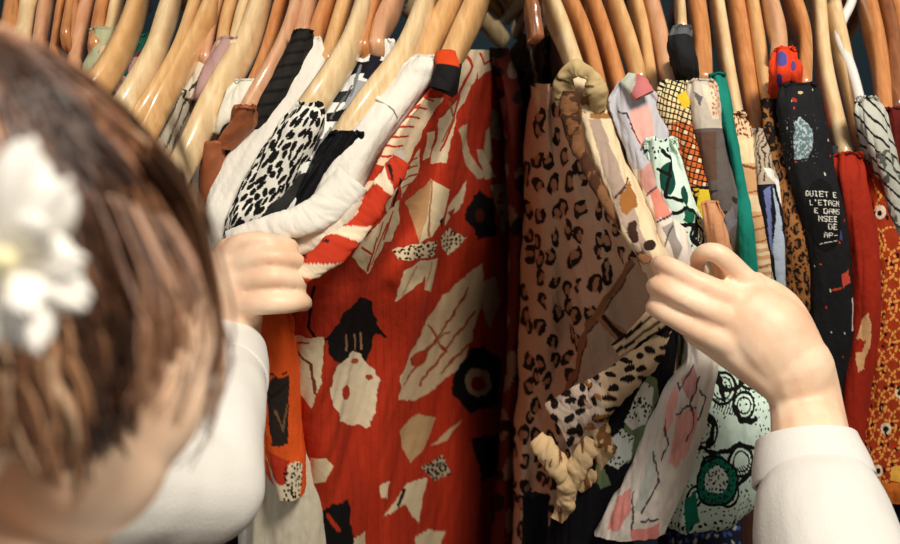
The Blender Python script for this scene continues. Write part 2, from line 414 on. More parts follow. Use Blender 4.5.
G('spotted_blouse','white blouse with small black animal spots below the long pale hanger','blouse',[(307,106,26,.938),(300,122,42,.933),(286,146,48,.932),(272,172,52,.93),(258,200,54,.927),(245,232,50,.925),(235,330,46,.95),(230,440,44,.97)],p_spots,step=1.0,yaw=.05)
def p_abs(p):
    p.fill((226,226,220))
    p.poly([(350,62),(388,60),(384,72),(345,76)],BLK,1); p.poly([(372,52),(384,56),(376,80),(364,78)],(20,20,34),1)
    p.poly([(330,92),(362,88),(366,98),(330,104)],(40,42,44),1); p.poly([(358,80),(372,82),(340,140),(328,136)],(150,156,160),1)
    p.poly([(326,116),(350,108),(350,118),(326,124)],BLK,1); p.poly([(300,146),(328,140),(330,150),(300,156)],(26,26,26),1)
    p.line([(352,86),(330,120)],1,(90,90,92)); p.line([(360,66),(352,96)],1.5,(110,116,120)); p.line([(300,160),(336,162)],1,BLK)
    p.poly([(290,176),(320,170),(280,220),(256,222),(262,205)],(38,38,36),1); p.poly([(330,128),(342,132),(318,170),(308,166)],(120,124,122),1)
    p.line([(300,172),(278,200)],1.5,(90,92,90)); p.dots(22,.2,(60,60,60),clip=p.y>225)
G('printed_blouse','white blouse with black and grey abstract strokes, left of the long cream hanger','blouse',[(378,42,28,1.04),(368,60,38,1.03),(346,92,38,1.0),(328,122,36,.97),(312,156,40,.945),(290,190,42,.935),(270,228,40,.925),(255,330,40,.95),(250,440,40,.97)],p_abs,step=1.0,yaw=.05)
G('satin_blouse','black satin blouse between the abstract print and the broad white shirt','blouse',[(345,134,34,.934),(334,154,38,.932),(318,180,42,.93),(302,208,44,.928),(285,240,42,.925),(270,330,40,.95),(265,440,40,.97)],solid((14,12,16),.2),mat=F_SAT,yaw=.05,fold=(.004,.04,.01,.7))
def p_ws(p):
    p.fill(WHITE,.03); p.line([(372,98),(404,116)],.8,(120,110,100))
# broad white shirt: shoulder, front edge, and the hem the hand gathers up
ws = G('white_shirt','broad white shirt whose gathered hem the left hand grips, beside the red dress','shirt',
  [(424,58,22,1.0),(420,66,36,.99),(411,78,40,.985),(392,100,39,.97),(371,125,40,.95),(352,152,40,.935),(337,180,44,.925),(330,206,56,.92),(320,225,52,.925),(292,262,50,.955),(268,340,44,.98),(262,440,50,.995),(262,600,50,1.0)],p_ws,yaw=.05,fold=(.003,.03,.008,.6))
o = sheet('cuff', [[(374,95,.975),(388,102,.966),(403,113,.972)],[(371,98,.972),(385,105,.963),(400,116,.969)]], solid((228,222,208)), parent=ws, fine=0, fold=(0,1,1,0), thick=.002)
def tubeQ(name, path, col_, mat=F_COT, parent=None, flat=.6, paint=None, seed=3, amp=.002, **k):
    """a soft rolled length of cloth: path (px,py,radius_px,Y)"""
    C = []; U = []
    for i, (px,py,r,Y) in enumerate(path):
        q0 = path[max(i-1,0)]; q1 = path[min(i+1,len(path)-1)]
        t = (W(q1[0],q1[1],q1[3])-W(q0[0],q0[1],q0[3])).normalized()
        f = Vector((0,-cs,sn)); sd = t.cross(f).normalized(); c = W(px,py,Y); R = r/FPX*depthY(py,Y)
        row = []; uv = []
        for a in range(13):
            th = 2*math.pi*a/12-math.pi/2
            row.append(tuple(c+sd*(R*math.cos(th))+f*(R*flat*math.sin(th)))); uv.append((px+r*(a-6)/3.,py) if abs(t.z)>abs(t.x) else (px,py+r*(a-6)/3.))
        C.append(row); U.append(uv)
    return surf(name, C, U, paint or solid(col_,.04), mat, parent, fold=(amp,.08,.08,0), seed=seed, **k)
tubeQ('gathered_hem', [(352,178,20,.93),(330,204,17,.915),(308,218,15,.905),(280,226,13,.9),(250,234,11,.9),(228,240,8,.905)], WHITE, parent=ws, amp=.0012)
tubeQ('gathered_hem', [(350,190,14,.925),(336,216,15,.918),(316,236,12,.912),(296,246,9,.91)], (226,214,194), parent=ws, amp=.0012, seed=9)
# ------------------------------------------------------------------ red floral dress
def p_red(p):
    p.fill(RED,.1,.02)
    p.put((np.sin(p.x*.9+2*fbm(p.x*.1,p.y*.02))>.93),(166,44,20))
    C=(228,208,170); Tn=(196,150,104); DR=(150,24,10)
    P=lambda pts,c=C,w=2.: p.poly(pts,c,w)
    m=P([(452,50),(478,50),(474,78),(456,113),(444,162),(430,162),(437,118),(457,96)],(222,202,170)); p.line([(462,52),(470,66),(458,90),(452,120),(440,150)],1.4,RED); p.line([(446,100),(452,118),(440,140)],1,(150,110,70))
    m=P([(474,50),(503,44),(503,62),(476,80)],(222,200,170)); p.line([(478,54),(484,64),(496,58)],1.2,RED)
    P([(424,98),(440,96),(424,129),(408,165),(378,165),(398,129)],(232,206,172))
    for k in range(7): p.line([(432-6*k,100+9*k),(424-6*k,96+10*k),(412-6*k,104+9*k),(402-5*k,112+9*k)],1.,RED)
    P([(492,108),(501,112),(504,140),(494,138)],(200,180,150)); P([(486,132),(492,128),(496,160),(488,164)],(190,165,130))
    P([(426,132),(432,130),(430,156),(424,160)],C); P([(456,130),(464,122),(470,150),(480,168),(490,176),(480,180),(466,164)],(200,176,140))
    m=P([(351,254),(363,272),(377,258),(386,243),(394,243),(402,225),(402,201),(386,211),(372,222)]);
    for a,b in (((363,268),(372,236)),((368,262),(388,224)),((374,240),(380,222)),((384,240),(394,212)),((366,250),(360,246))): p.line([a,b],1.1,RED,clip=m)
    m=P([(408,203),(431,178),(447,189),(441,219),(430,236),(419,244),(413,222)]); p.poly([(408,203),(431,178),(428,215),(419,244),(412,222)],Tn,1,clip=m); p.line([(432,180),(428,236)],.8,(160,110,70))
    P([(447,206),(469,180),(464,203),(444,226)]); P([(447,212),(456,208),(452,220)],RED,1); P([(437,220),(442,216),(440,228)],BLK,1)
    m=P([(396,253),(405,247),(435,240),(432,256),(402,261)]); p.dots(4,.42,BLK,clip=m)
    m=P([(440,236),(449,229),(468,239),(450,257),(441,247)]); p.dots(4.5,.42,(40,24,20),clip=m)
    P([(396,302),(405,272),(419,261),(437,257),(432,293),(423,290),(423,274),(411,291)]); p.line([(430,262),(424,288)],.8,Tn); p.line([(416,266),(403,296)],.8,Tn)
    m=P([(464,214),(480,190),(496,200),(496,235),(478,240)],BLK,5); p.ell(482,216,5,7,(90,30,20))
    m=P([(494,186),(516,183),(519,219),(502,233)],(205,180,150)); p.dots(9,.38,RED,clip=m)
    P([(478,150),(486,150),(498,178),(488,180)],(206,186,156)); P([(506,150),(516,150),(516,176),(508,178)],(206,186,156))
    P([(381,202),(391,170),(403,165),(403,178),(386,212)]); p.line([(394,206),(398,192)],1.6,BLK)
    m=P([(404,200),(420,170),(421,148),(410,166),(402,186)]);
    for k in range(6): p.line([(404,196-8*k),(418,190-8*k)],.8,RED,clip=m)
    P([(386,160),(402,148),(406,164),(391,170)],WHITE)
    m=P([(332,323),(340,312),(357,294),(373,303),(377,323),(384,338),(376,336),(370,360),(327,362),(325,337)],BLK,4)
    for x in (344,354,362): p.line([(x,334),(x+1,350)],1.2,(160,120,90))
    p.line([(315,285),(311,325),(318,342),(328,334)],1.3,BLK); p.line([(372,305),(378,330),(386,338)],1.4,BLK)
    m=P([(396,400),(400,374),(412,350),(433,313),(450,290),(484,264),(486,300),(470,340),(462,362),(441,383),(415,400)],(214,188,150),3)
    for a,b in (((404,385),(470,290)),((420,384),(476,310)),((440,372),(482,330)),((412,360),(450,330)),((430,326),(446,352))): p.line([a,b],1.1,(160,70,40),clip=m,warp=3)
    p.ell(420,358,10,6,(176,60,30),2,a=-.8); 
    m=P([(329,377),(338,362),(351,353),(364,355),(379,377),(374,411),(366,428),(340,422),(329,396)],(234,216,182),4); p.ell(345,392,5,8,RED,1.5); p.ell(355,361,5,3,(170,90,50)); p.ell(370,378,4,3,(170,70,40))
    P([(400,432),(419,413),(436,417),(424,445),(411,464),(404,449)],(196,160,116)); P([(428,446),(462,418),(446,440)],(206,176,136)); 
    m=P([(420,467),(441,454),(451,473),(430,481)],(190,170,140)); p.dots(4,.5,BLK,clip=m)
    P([(384,518),(407,482),(424,478),(416,522),(404,503)]); P([(380,485),(390,482),(388,498),(381,498)]); p.line([(398,505),(404,490)],1.4,BLK)
    m=P([(452,372),(470,350),(484,345),(499,359),(496,406),(467,413),(452,396)],BLK,4); p.ell(477,382,13,15,(190,160,130),3,clip=m); p.ell(477,384,7,8,(150,30,20),2)
    P([(317,512),(347,499),(350,550),(329,560),(322,530)],BLK,3); p.line([(330,516),(338,528)],2,RED)
    P([(349,537),(362,530),(370,560),(350,560)]); P([(412,536),(426,528),(444,531),(438,560),(415,560)])
    P([(293,335),(322,335),(319,381),(314,406),(299,385)],C); p.line([(300,350),(312,362),(316,390)],1.1,(120,60,40)); p.line([(296,345),(310,340)],1,RED)
    P([(314,456),(326,456),(333,466),(329,482),(314,482)],C); P([(485,280),(496,276),(500,300),(488,330),(484,310)],(190,160,130)); P([(470,440),(500,430),(505,470),(480,480)],(40,16,14),5)
    m=P([(288,281),(312,263),(350,250),(332,264),(297,284)],(230,212,182),1); p.dots(7,.3,RED,clip=m)
    P([(341,226),(360,226),(362,242),(350,246),(345,238)],WHITE,2); P([(349,226),(352,206),(366,184),(384,176),(376,196),(362,222)],(232,206,172)); p.line([(352,226),(346,218)],1.2,BLK)
    P([(438,64),(459,62),(455,92),(449,96),(430,86)],(22,20,22),.5)
rows=[]
for py, x0, Y0_, x1, Y1 in ((50,442,1.01,503,1.2),(75,440,.99,508,1.21),(110,414,.97,512,1.22),(150,386,.955,515,1.23),(190,366,.945,517,1.24),(225,346,.935,518,1.25),(250,322,.915,518,1.25),(278,296,.905,518,1.25),(300,300,.93,517,1.25),(350,294,.965,514,1.25),(420,302,.985,510,1.24),(490,316,.99,506,1.23),(600,320,1.0,498,1.22)):
    r=[]
    r.append((x0+10,py,Y0_+.10,x0-120,py)); r.append((x0+2,py,Y0_+.03,x0-34,py))
    for k in range(9):
        f=k/8.; wob=.016*math.sin(k*2.4+py*.006)*(f>0)*(f<1)*min(1,(py-50)/120.)
        r.append((x0+(x1-x0)*f,py,Y0_+(Y1+.09-Y0_)*f**1.5+wob))
    rows.append(r)
red=sheet('floral_dress',rows,p_red,seed=4,fold=(.005,.035,.004,.25),step=.8,fine=.0004)
tag(red,'large red dress with cream and black flowers left of the dark gap','dress')
def p_cut(p):
    p.fill((226,88,30),.2,.05)
    p.poly([(254,377),(268,382),(276,374),(293,377),(293,392),(291,445),(272,445),(267,422),(269,404),(256,389)],(44,34,28),3)
    p.line([(256,380),(272,396),(290,384)],1.2,(24,18,16)); p.line([(276,410),(284,430),(290,405)],1.2,(120,90,60)); p.line([(262,374),(290,374)],1,(40,20,14))
    m=p.poly([(262,455),(268,470),(300,462),(312,470),(300,512),(262,512)],(226,208,176),4); p.poly([(268,452),(292,460),(284,485),(272,478)],RED,3); p.dots(5,.42,BLK,clip=m&(p.x>284))
garment('sleeve',[(270,316,42,.93),(271,340,43,.94),(273,390,42,.95),(277,440,40,.955),(281,470,38,.955),(287,500,26,.955)],p_cut,parent=red,back=.06,slope=.1,yaw=.1)
tubeQ('collar',[(446,52,9,1.0),(447,66,11,.985),(440,90,10,.975)],(22,20,22),parent=red,paint=lambda p:(p.fill((204,66,22)),p.put(p.y>66,(20,18,20))),amp=.001)
# rolled edge the fist pulls forward
tubeQ('rolled_edge',[(402,160,9,.945),(378,196,11,.93),(354,230,12,.915),(326,256,13,.895),(302,274,10,.885),(282,287,4,.885)],RED,parent=red,paint=lambda p:(p.fill(RED,.1),p.put(fbm(p.x*.05,p.y*.07,4,2)>.52,(232,212,182)),p.put(fbm(p.x*.12,p.y*.12,7,2)>.8,(30,20,18))),amp=.002)
# second floral garment deeper in the gap
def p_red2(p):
    p.fill((84,26,18),.15); m=p.dots(26,.34,(120,100,84),seed=5,ay=1.6); p.dots(30,.3,(20,12,12),seed=8)  # print colours darkened to carry the shade of the gap
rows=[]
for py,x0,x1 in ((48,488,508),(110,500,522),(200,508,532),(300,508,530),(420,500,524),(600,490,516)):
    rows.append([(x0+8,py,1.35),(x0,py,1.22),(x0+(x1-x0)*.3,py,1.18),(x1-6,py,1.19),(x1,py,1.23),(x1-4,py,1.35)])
o=sheet('floral_dress',rows,p_red2,seed=14,fold=(.004,.08,.006,0)); tag(o,'red floral dress with shade painted in, deep in the gap behind the large red one','dress')
# things low down behind the red dress and the face
G('cream_skirt','cream skirt hanging below the orange sleeve of the red dress','skirt',[(290,430,60,.99),(288,470,70,.985),(286,520,78,.98),(284,600,84,.98)],solid((214,204,180)),fold=(.004,.05,.006,0))
G('mauve_skirt','dusty mauve skirt below the face near the bottom edge','skirt',[(138,470,34,1.0),(140,520,38,1.0),(142,600,40,1.0)],solid((150,118,112)))
G('grey_skirt','pale grey skirt below the chin left of the mauve one','skirt',[(106,480,24,1.0),(106,530,26,1.0),(106,600,28,1.0)],solid((176,166,150)))
G('navy_skirt','navy skirt at the bottom edge left of the cream skirt','skirt',[(205,440,60,1.03),(205,520,64,1.03),(205,600,66,1.03)],solid((22,26,44)))
G('dark_coat','nearly black coat low behind the face beside the mauve skirt','coat',[(70,380,60,1.04),(66,480,66,1.04),(62,600,66,1.04)],solid((24,22,30)))
# ------------------------------------------------------------------ right stack
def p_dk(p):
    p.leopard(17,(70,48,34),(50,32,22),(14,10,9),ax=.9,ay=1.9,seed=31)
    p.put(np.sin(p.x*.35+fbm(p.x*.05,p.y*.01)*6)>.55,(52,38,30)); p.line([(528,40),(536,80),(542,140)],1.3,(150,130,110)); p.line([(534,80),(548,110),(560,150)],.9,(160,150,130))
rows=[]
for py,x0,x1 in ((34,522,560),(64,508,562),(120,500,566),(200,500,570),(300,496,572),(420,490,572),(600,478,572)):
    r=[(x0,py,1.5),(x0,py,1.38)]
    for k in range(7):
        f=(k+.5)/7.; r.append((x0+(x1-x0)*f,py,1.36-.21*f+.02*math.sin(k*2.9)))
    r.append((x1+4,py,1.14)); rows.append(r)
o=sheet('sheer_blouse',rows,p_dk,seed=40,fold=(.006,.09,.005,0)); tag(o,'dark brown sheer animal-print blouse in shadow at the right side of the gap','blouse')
def p_leo(p):
    p.leopard(16.5,(190,156,128),(160,118,88),(26,18,14),ax=.85,ay=1.5,seed=2,fat=.15,extra=False)
    sh=p.poly([(566,398),(584,335),(604,300),(634,262),(646,250),(664,285),(660,330),(640,348),(606,384),(584,402)],(168,144,120),1.5)
    p.line([(585,118),(604,168),(630,222),(646,262)],3,(120,84,54)); p.line([(588,118),(608,168),(634,224)],.8,(60,36,20))
    p.line([(634,262),(606,300),(585,335),(568,396)],3.2,(130,88,56)); p.line([(638,262),(610,302),(589,336),(572,390)],.8,(70,42,26))
    p.poly([(596,318),(604,312),(640,348),(626,352)],(150,108,74),2); p.line([(604,316),(632,350)],2.2,(40,24,18),clip=p.y<345)
rows=[]
for py,x0,x1,Y1 in ((84,536,572,.985),(120,528,586,.975),(170,524,606,.955),(215,522,630,.935),(258,521,656,.91),(300,520,664,.92),(340,518,664,.93),(390,517,640,.945),(440,515,612,.965),(500,514,598,.98),(600,512,590,.99)):
    r=[(x0+3,py,1.32),(x0,py,1.2)]
    for k in range(8):
        f=(k+.6)/8.; r.append((x0+(x1-x0)*f,py,1.15-(1.15-Y1)*f**.9+.014*math.sin(k*2.2+py*.01)*min(1,1.6*(1-f))))
    r.append((x1+3,py,Y1+.01,x1+12,py)); r.append((x1,py,Y1+.08,x1+90,py)); rows.append(r)
leo=sheet('leopard_blouse',rows,p_leo,seed=44,fold=(.0045,.06,.006,-.2),step=1.1); tag(leo,'tan leopard-print blouse with a sheer taupe panel right of the dark gap','blouse')
def p_tie(p):
    p.fill((212,180,136)); 
    p.fill((214,186,148)); p.dots(14,.4,(30,20,16),seed=12,ax=1.3,ay=.7,keep=.8)
    p.put((p.x<602)&(p.y>375),(205,184,166)); p.dots(12,.46,(26,18,16),clip=(p.x<602)&(p.y>375),seed=3,ay=1.1)
    p.put((fbm(p.x*.1,p.y*.22,5)>.62)&(p.x>585)&(p.x<612),(150,96,52))
sheet('hem_band',[[(676,318,.93),(664,352,.92),(650,372,.925)],[(640,346,.925),(646,366,.915),(632,388,.925)],[(604,372,.93),(616,392,.918),(610,414,.93)],[(572,388,.94),(590,416,.925),(592,440,.94)],[(546,404,.96),(562,430,.94),(572,460,.95)]],p_tie,parent=leo,seed=3,fold=(.003,.07,.07,0),thick=.002,step=.6)
def p_zeb(p): p.fill((205,178,140)); p.put(np.sin((p.x+p.y*1.4)*.42+3*fbm(p.x*.07,p.y*.07))>.15,(22,15,12))
sheet('striped_fold',[[(664,296,.925),(672,318,.925)],[(648,310,.92),(662,330,.92)],[(632,326,.925),(640,342,.925)],[(612,344,.93),(620,356,.93)]],p_zeb,parent=leo,seed=5,fold=(.002,.07,.07,0),thick=.002)
def p_knot(p): p.fill((200,170,128),.3,.05); p.put(fbm(p.x*.22,p.y*.05,6)>.66,(120,78,46))
tubeQ('bow',[(536,438,7,.945),(548,452,11,.935),(562,472,10,.93),(570,486,7,.935)],CREAM,parent=leo,paint=p_knot,amp=.003,step=.8)
tubeQ('bow',[(594,440,9,.935),(580,462,10,.93),(570,484,8,.93),(566,506,9,.935),(556,520,7,.94)],CREAM,parent=leo,paint=p_knot,amp=.003,step=.8,seed=8)
tubeQ('bow',[(598,424,8,.935),(604,446,9,.93),(592,470,8,.94),(576,488,6,.94)],CREAM,parent=leo,paint=p_knot,amp=.003,step=.8,seed=5)
# cream / brown knotted scarf blouse
def p_sc(p):
    p.fill((222,200,164)); 
    p.poly([(588,120),(602,118),(652,258),(636,262),(600,170)],(168,146,130),1)
    p.poly([(618,195),(636,180),(640,206),(624,216)],(150,96,46),4); p.line([(614,198),(634,178)],1.2,(60,36,20)); p.ell(632,232,6,12,(54,30,20),3); p.ell(650,246,7,5,(48,28,22),2)
    p.put((p.y<118)&(p.y>96)&(fbm(p.x*.12,p.y*.12,3)>.45),(150,106,60))
o=garment('scarf_blouse',[(578,70,22,.985),(584,96,34,.975),(598,132,36,.965),(612,168,38,.95),(626,204,38,.935),(640,236,34,.915),(654,262,28,.91),(664,300,26,.93),(668,380,26,.96),(668,440,26,.97)],p_sc,yaw=.22,fold=(.003,.05,.02,0)); tag(o,'cream blouse with brown marks and a knotted collar, beside the leopard blouse','blouse')
def p_kn(p): p.fill((188,164,118),.12,.1); p.line([(560,84),(575,78),(592,86)],1.2,(92,66,38)); p.line([(564,100),(590,94)],1.,(92,66,38))
tubeQ('collar',[(566,104,8,.975),(564,80,9,.965),(576,68,9,.96),(592,76,8,.965),(596,96,9,.965),(600,112,7,.975)],CREAM,parent=o,paint=p_kn,amp=.003)
tubeQ('scarf_tail',[(572,92,10,.96),(570,116,9,.955),(580,150,6,.955),(600,190,5,.945),(626,230,5,.93),(648,262,5,.905)],CREAM,parent=o,paint=lambda p:(p.fill((124,84,54),.15,.1),p.put(fbm(p.x*.14,p.y*.1,3)>.5,(70,42,26))),amp=.002)
# black with white flowers and sage leaves
def p_bf(p):
    p.fill((14,14,20)); sg=(112,130,92)
    p.poly([(646,372),(656,378),(664,398),(656,412),(642,400)],sg,2); p.poly([(632,402),(660,400),(650,440),(628,462),(614,448)],sg,2)
    m=p.poly([(636,392),(644,380),(654,386),(654,410),(648,424),(634,432),(622,420)],(222,226,214),3); n=p.poly([(606,440),(620,428),(634,436),(632,454),(618,468),(600,462)],(214,222,214),3)
    p.dots(4.5,.46,BLK,clip=(m|n)&(fbm(p.x*.1,p.y*.1,2)>.44)); p.poly([(590,462),(604,470),(612,484),(600,490),(592,478)],sg,1)
garm=garment('black_blouse',[(664,318,30,.925),(658,350,40,.925),(646,390,52,.928),(632,430,66,.93),(614,470,76,.935),(598,510,84,.945),(590,550,86,.955),(584,610,86,.96)],p_bf,yaw=.1,back=.05,slope=-.1); tag(garm,'black blouse with white flowers and sage leaves below the leopard hem band','blouse')
# pink and grey floral
LIL=(186,184,190)
def p_pk(p):
    p.fill((222,212,200),.1,.04); pk=(234,170,158)
    p.put(p.y<170,LIL); m=p.poly([(628,112),(650,104),(658,120),(660,142),(640,146),(630,132)],pk,2); p.line([(612,112),(626,114),(632,130),(640,142)],1,(60,50,60),warp=3); p.line([(640,150),(652,140)],1,(70,60,70))
    p.poly([(634,172),(656,160),(664,188),(646,196),(636,186)],(206,152,142),2); p.poly([(648,192),(662,186),(672,214),(656,220)],(216,134,116),3); p.line([(644,196),(660,184)],1,(60,40,50)); p.line([(656,222),(674,214)],1,(70,50,60))
    p.poly([(662,228),(672,222),(684,248),(676,262)],(150,142,136),1); p.line([(672,226),(662,246)],.8,(60,56,56))
    p.poly([(668,386),(676,392),(672,420),(662,440),(658,418)],pk,2); p.poly([(676,412),(696,404),(706,420),(694,450),(678,470),(670,460)],pk,2.5); p.poly([(606,500),(622,488),(630,510),(616,530),(596,530)],(228,146,138),2); p.poly([(630,530),(666,524),(668,540),(630,542)],(224,140,130),2)
    p.poly([(640,470),(650,440),(656,470),(644,510),(632,512)],(196,200,190),2); p.poly([(676,380),(690,366),(700,380),(690,400)],(200,150,146),2)
    for L in ([(688,366),(678,390),(672,384)],[(700,376),(690,402),(698,424),(690,440)],[(660,420),(668,444),(660,460)],[(648,452),(660,480),(640,512)],[(630,490),(632,530)],[(640,520),(664,520)],[(676,412),(686,404),(700,408)],[(706,420),(712,400),(700,390)]): p.line(L,1.1,(84,72,76),warp=3)
pk=garment('floral_blouse',[(632,84,30,.985),(634,104,52,.975),(641,130,50,.965),(647,160,36,.955),(654,190,30,.95),(666,222,28,.94),(676,250,28,.93),(690,300,30,.935),(702,350,30,.93),(702,371,34,.92),(690,391,48,.915),(677,430,56,.918),(661,475,62,.922),(640,515,70,.926),(630,540,74,.93)],p_pk,yaw=.15,back=.05,slope=-.1,fold=(.003,.05,.02,0)); tag(pk,'grey and lilac blouse with pink flowers running under the right hand','blouse')
tubeQ('collar',[(624,78,6,.99),(636,84,10,.975),(644,96,9,.965)],LIL,parent=pk,paint=lambda p:(p.fill((198,204,190)),p.ell(640,92,14,10,(190,110,110),2)),amp=.001)
# mint ornamental
def p_mt(p):
    p.fill((214,236,222)); G1=(14,112,88)
    p.dots(6.5,.24,BLK,clip=(fbm(p.x*.03,p.y*.03,6)>.46)); 
    for q in ((668,178,16),(690,196,9)): p.ell(q[0],q[1],q[2]*.6,q[2],(12,70,54),2)
    p.poly([(684,205),(700,212),(694,228),(684,222)],(12,100,70),2)
    for L in ([(656,170),(670,176),(664,196),(684,200)],[(668,214),(690,206),(704,220)],[(672,226),(700,226)],[(700,222),(694,240),(704,258)],[(660,152),(672,160),(668,172)],[(676,236),(684,252),(680,270)]): p.line(L,2,BLK,warp=3)
    p.ring(700,236,9,1.6,BLK); 
    for k in range(5): p.line([(696+3*k,230),(694+3*k,242)],.7,BLK)
    p.ell(722,420,34,22,(120,160,156),3,clip=p.y<400)
    for cx,cy,r in ((698,430,18),(722,388,16),(748,406,13),(744,462,15),(710,470,14),(756,378,12),(730,494,12),(690,496,10)):
        p.ring(cx,cy,r,1.6,BLK); p.ring(cx,cy,r-5,.9,BLK)
    for L in ([(706,376),(730,392),(752,382)],[(716,370),(724,400)],[(690,446),(716,456),(742,444),(766,450)],[(736,406),(746,424),(764,420)],[(700,402),(712,424),(704,446)],[(700,490),(740,486),(764,470)]): p.line(L,2.3,BLK,warp=3)
    for k in range(9): p.line([(736+3*k,470-k),(742+3*k,480-2*k)],.7,BLK); p.line([(716+3*k,398+k),(712+3*k,408+k)],.6,BLK)
    m=p.ell(716,482,24,26,G1,3); p.ell(716,480,14,14,(206,216,204),2,clip=m); p.dots(4.6,.36,BLK,clip=m); p.ring(716,482,24,1.3,BLK)
    p.poly([(676,500),(690,490),(698,520),(684,530)],G1,3); p.ell(700,536,26,6,(200,206,200),2); p.dots(9,.3,BLK,clip=p.y>520)
mt=garment('mint_blouse',[(660,142,30,.955),(666,170,34,.95),(675,200,36,.945),(688,230,38,.945),(700,262,40,.945),(712,320,50,.95),(722,380,84,.945),(724,420,100,.935),(724,460,104,.935),(716,500,96,.94),(704,524,80,.95),(700,532,60,.96)],p_mt,yaw=.15,back=.05,slope=-.1,step=.7); tag(mt,'mint blouse with black ornament and green rings below the right hand','blouse')
# checked black orange yellow
def p_ck(p):
    p.fill((20,16,14)); w1=np.sin((p.x+p.y*.28)*.6+2*fbm(p.x*.05,p.y*.05)); w2=np.sin((p.y-p.x*.3)*.55+2*fbm(p.x*.04,p.y*.04,4))
    z=(p.y>95)&(p.y<186); p.put(z&(abs(w1)>.4)&(abs(w2)>.35),(206,104,48)); p.put(z&(w1>.5)&(w2<-.45),(228,206,170)); p.put((p.y<122)&(abs(w1)>.5)&(abs(w2)>.4),(226,210,160))
    p.poly([(676,96),(690,90),(694,104),(684,110)],(232,180,40),1); p.poly([(699,190),(718,188),(718,200),(700,224),(694,212)],(224,196,50),1); p.dots(7,.4,(206,170,50),clip=(p.y>188)&(p.y<214)&(p.x<700),ax=1.8)
    p.put(p.y>224,(16,14,14))
G('checked_blouse','black blouse with orange checks and yellow patches behind the pink floral one','blouse',[(676,84,28,.985),(678,104,44,.975),(684,134,38,.97),(694,164,36,.965),(702,192,38,.96),(708,224,34,.96),(716,300,34,.97),(722,430,34,.98)],p_ck,step=.9,yaw=.15)
G('strap_top','black strap top hooked over the short pale hanger','top',[(683,28,18,.995),(682,42,24,.985),(688,64,22,.98),(692,110,14,1.0),(700,300,20,1.02),(704,430,24,1.02)],lambda p:(p.fill((30,30,32)),p.put(p.y<35,(88,90,92))),yaw=.15)
def p_gw(p):
    p.fill((196,184,168)); p.put(p.y>128,(98,90,86)); p.put((p.y>132)&(p.x<716)&(p.y<180),(96,70,58)); p.poly([(700,84),(716,88),(722,118),(712,120)],(222,206,180),2); p.dots(5,.4,(190,110,40),clip=(p.x>712)&(p.y<116)); p.poly([(690,92),(702,96),(698,106)],(96,92,92),2); p.put((fbm(p.x*.08,p.y*.08,2)>.6)&(p.y>190),(44,38,36)); p.poly([(722,216),(734,206),(738,226),(728,232)],(120,116,124),3)
G('grey_blouse','pale and dark grey patterned blouse left of the teal one','blouse',[(702,82,26,.98),(706,100,36,.97),(710,128,34,.965),(718,160,34,.96),(726,196,36,.955),(732,230,34,.955),(738,300,32,.965),(742,430,32,.975)],p_gw,yaw=.15)
G('teal_blouse','plain teal blouse showing as a narrow strip above the little finger','blouse',[(718,76,16,.995),(724,100,20,.975),(732,140,14,.965),(742,190,12,.96),(748,236,22,.95),(752,300,24,.955),(756,430,24,.97)],solid((20,124,108)),yaw=.15,fold=(.002,.06,.01,0))
G('peach_blouse','plain peach blouse strip just above the bent little finger','blouse',[(711,204,16,.935),(716,222,20,.93),(722,250,22,.93),(728,300,24,.94),(734,420,24,.96)],solid((206,148,108)),yaw=.12,back=.08)
def p_ts(p):
    p.fill((204,158,112),.1); p.put((p.y>139)&(p.y<163),(224,204,160)); p.put(p.y<139,(222,190,150)); p.dots(5,.42,(120,62,32),clip=p.y<138,ay=1.2,seed=4); p.put(abs(p.y-165-.2*(p.x-740))<1.4,(120,70,40)); p.put((np.sin(p.y*.5+.1*p.x)>.9)&(p.y>190),(150,96,60)); p.put((p.y>195)&(p.y<212),(222,196,158)); p.put((p.y>240)&(np.sin(p.y*.8)>0),(224,200,164))
G('tan_blouse','tan blouse with a small spotted collar band between teal and taupe ones','blouse',[(735,116,20,.985),(738,134,28,.975),(742,160,28,.965),(750,196,28,.96),(757,230,28,.955),(762,262,28,.955),(766,320,28,.965),(768,430,28,.975)],p_ts,yaw=.2)
def p_tl(p):
    p.fill((178,160,138)); m=p.y<186
    for k in range(7): p.line([(756+5*k,128),(752+4*k,150),(744+7*k,180)],.8,(60,50,44),clip=m,warp=5)
    p.poly([(762,168),(776,170),(778,184),(770,180)],(228,224,214),1); n=p.y>=184; p.put(n,(18,20,30)); p.poly([(762,190),(770,186),(772,240),(776,262),(768,250)],(110,120,168),1.5); p.poly([(772,184),(780,206),(788,262),(788,290),(778,300),(772,250),(776,214)],(172,188,204),1.5); p.poly([(774,176),(784,180),(790,214),(784,204)],(226,224,216),1); p.poly([(770,270),(778,300),(770,292)],(220,220,214),1)
G('taupe_blouse','taupe blouse with fine dark lines over blue and white streaks','blouse',[(762,132,24,.98),(764,154,36,.97),(768,180,32,.96),(774,210,30,.955),(779,250,30,.955),(782,300,30,.96),(784,430,30,.975)],p_tl,yaw=.2,step=1.)
G('leopard_blouse','narrow brown leopard blouse left of the black shirt with printed words','blouse',[(772,102,22,.99),(777,130,30,.975),(786,170,30,.965),(794,210,32,.955),(800,250,34,.95),(802,300,34,.955),(808,430,34,.98)],lambda p:(p.leopard(12,(150,98,52),(120,74,38),(20,14,12),seed=6,fat=.17),p.put((p.y<150)&(fbm(p.x*.2,p.y*.2)>.42),(24,18,16))),yaw=.22)
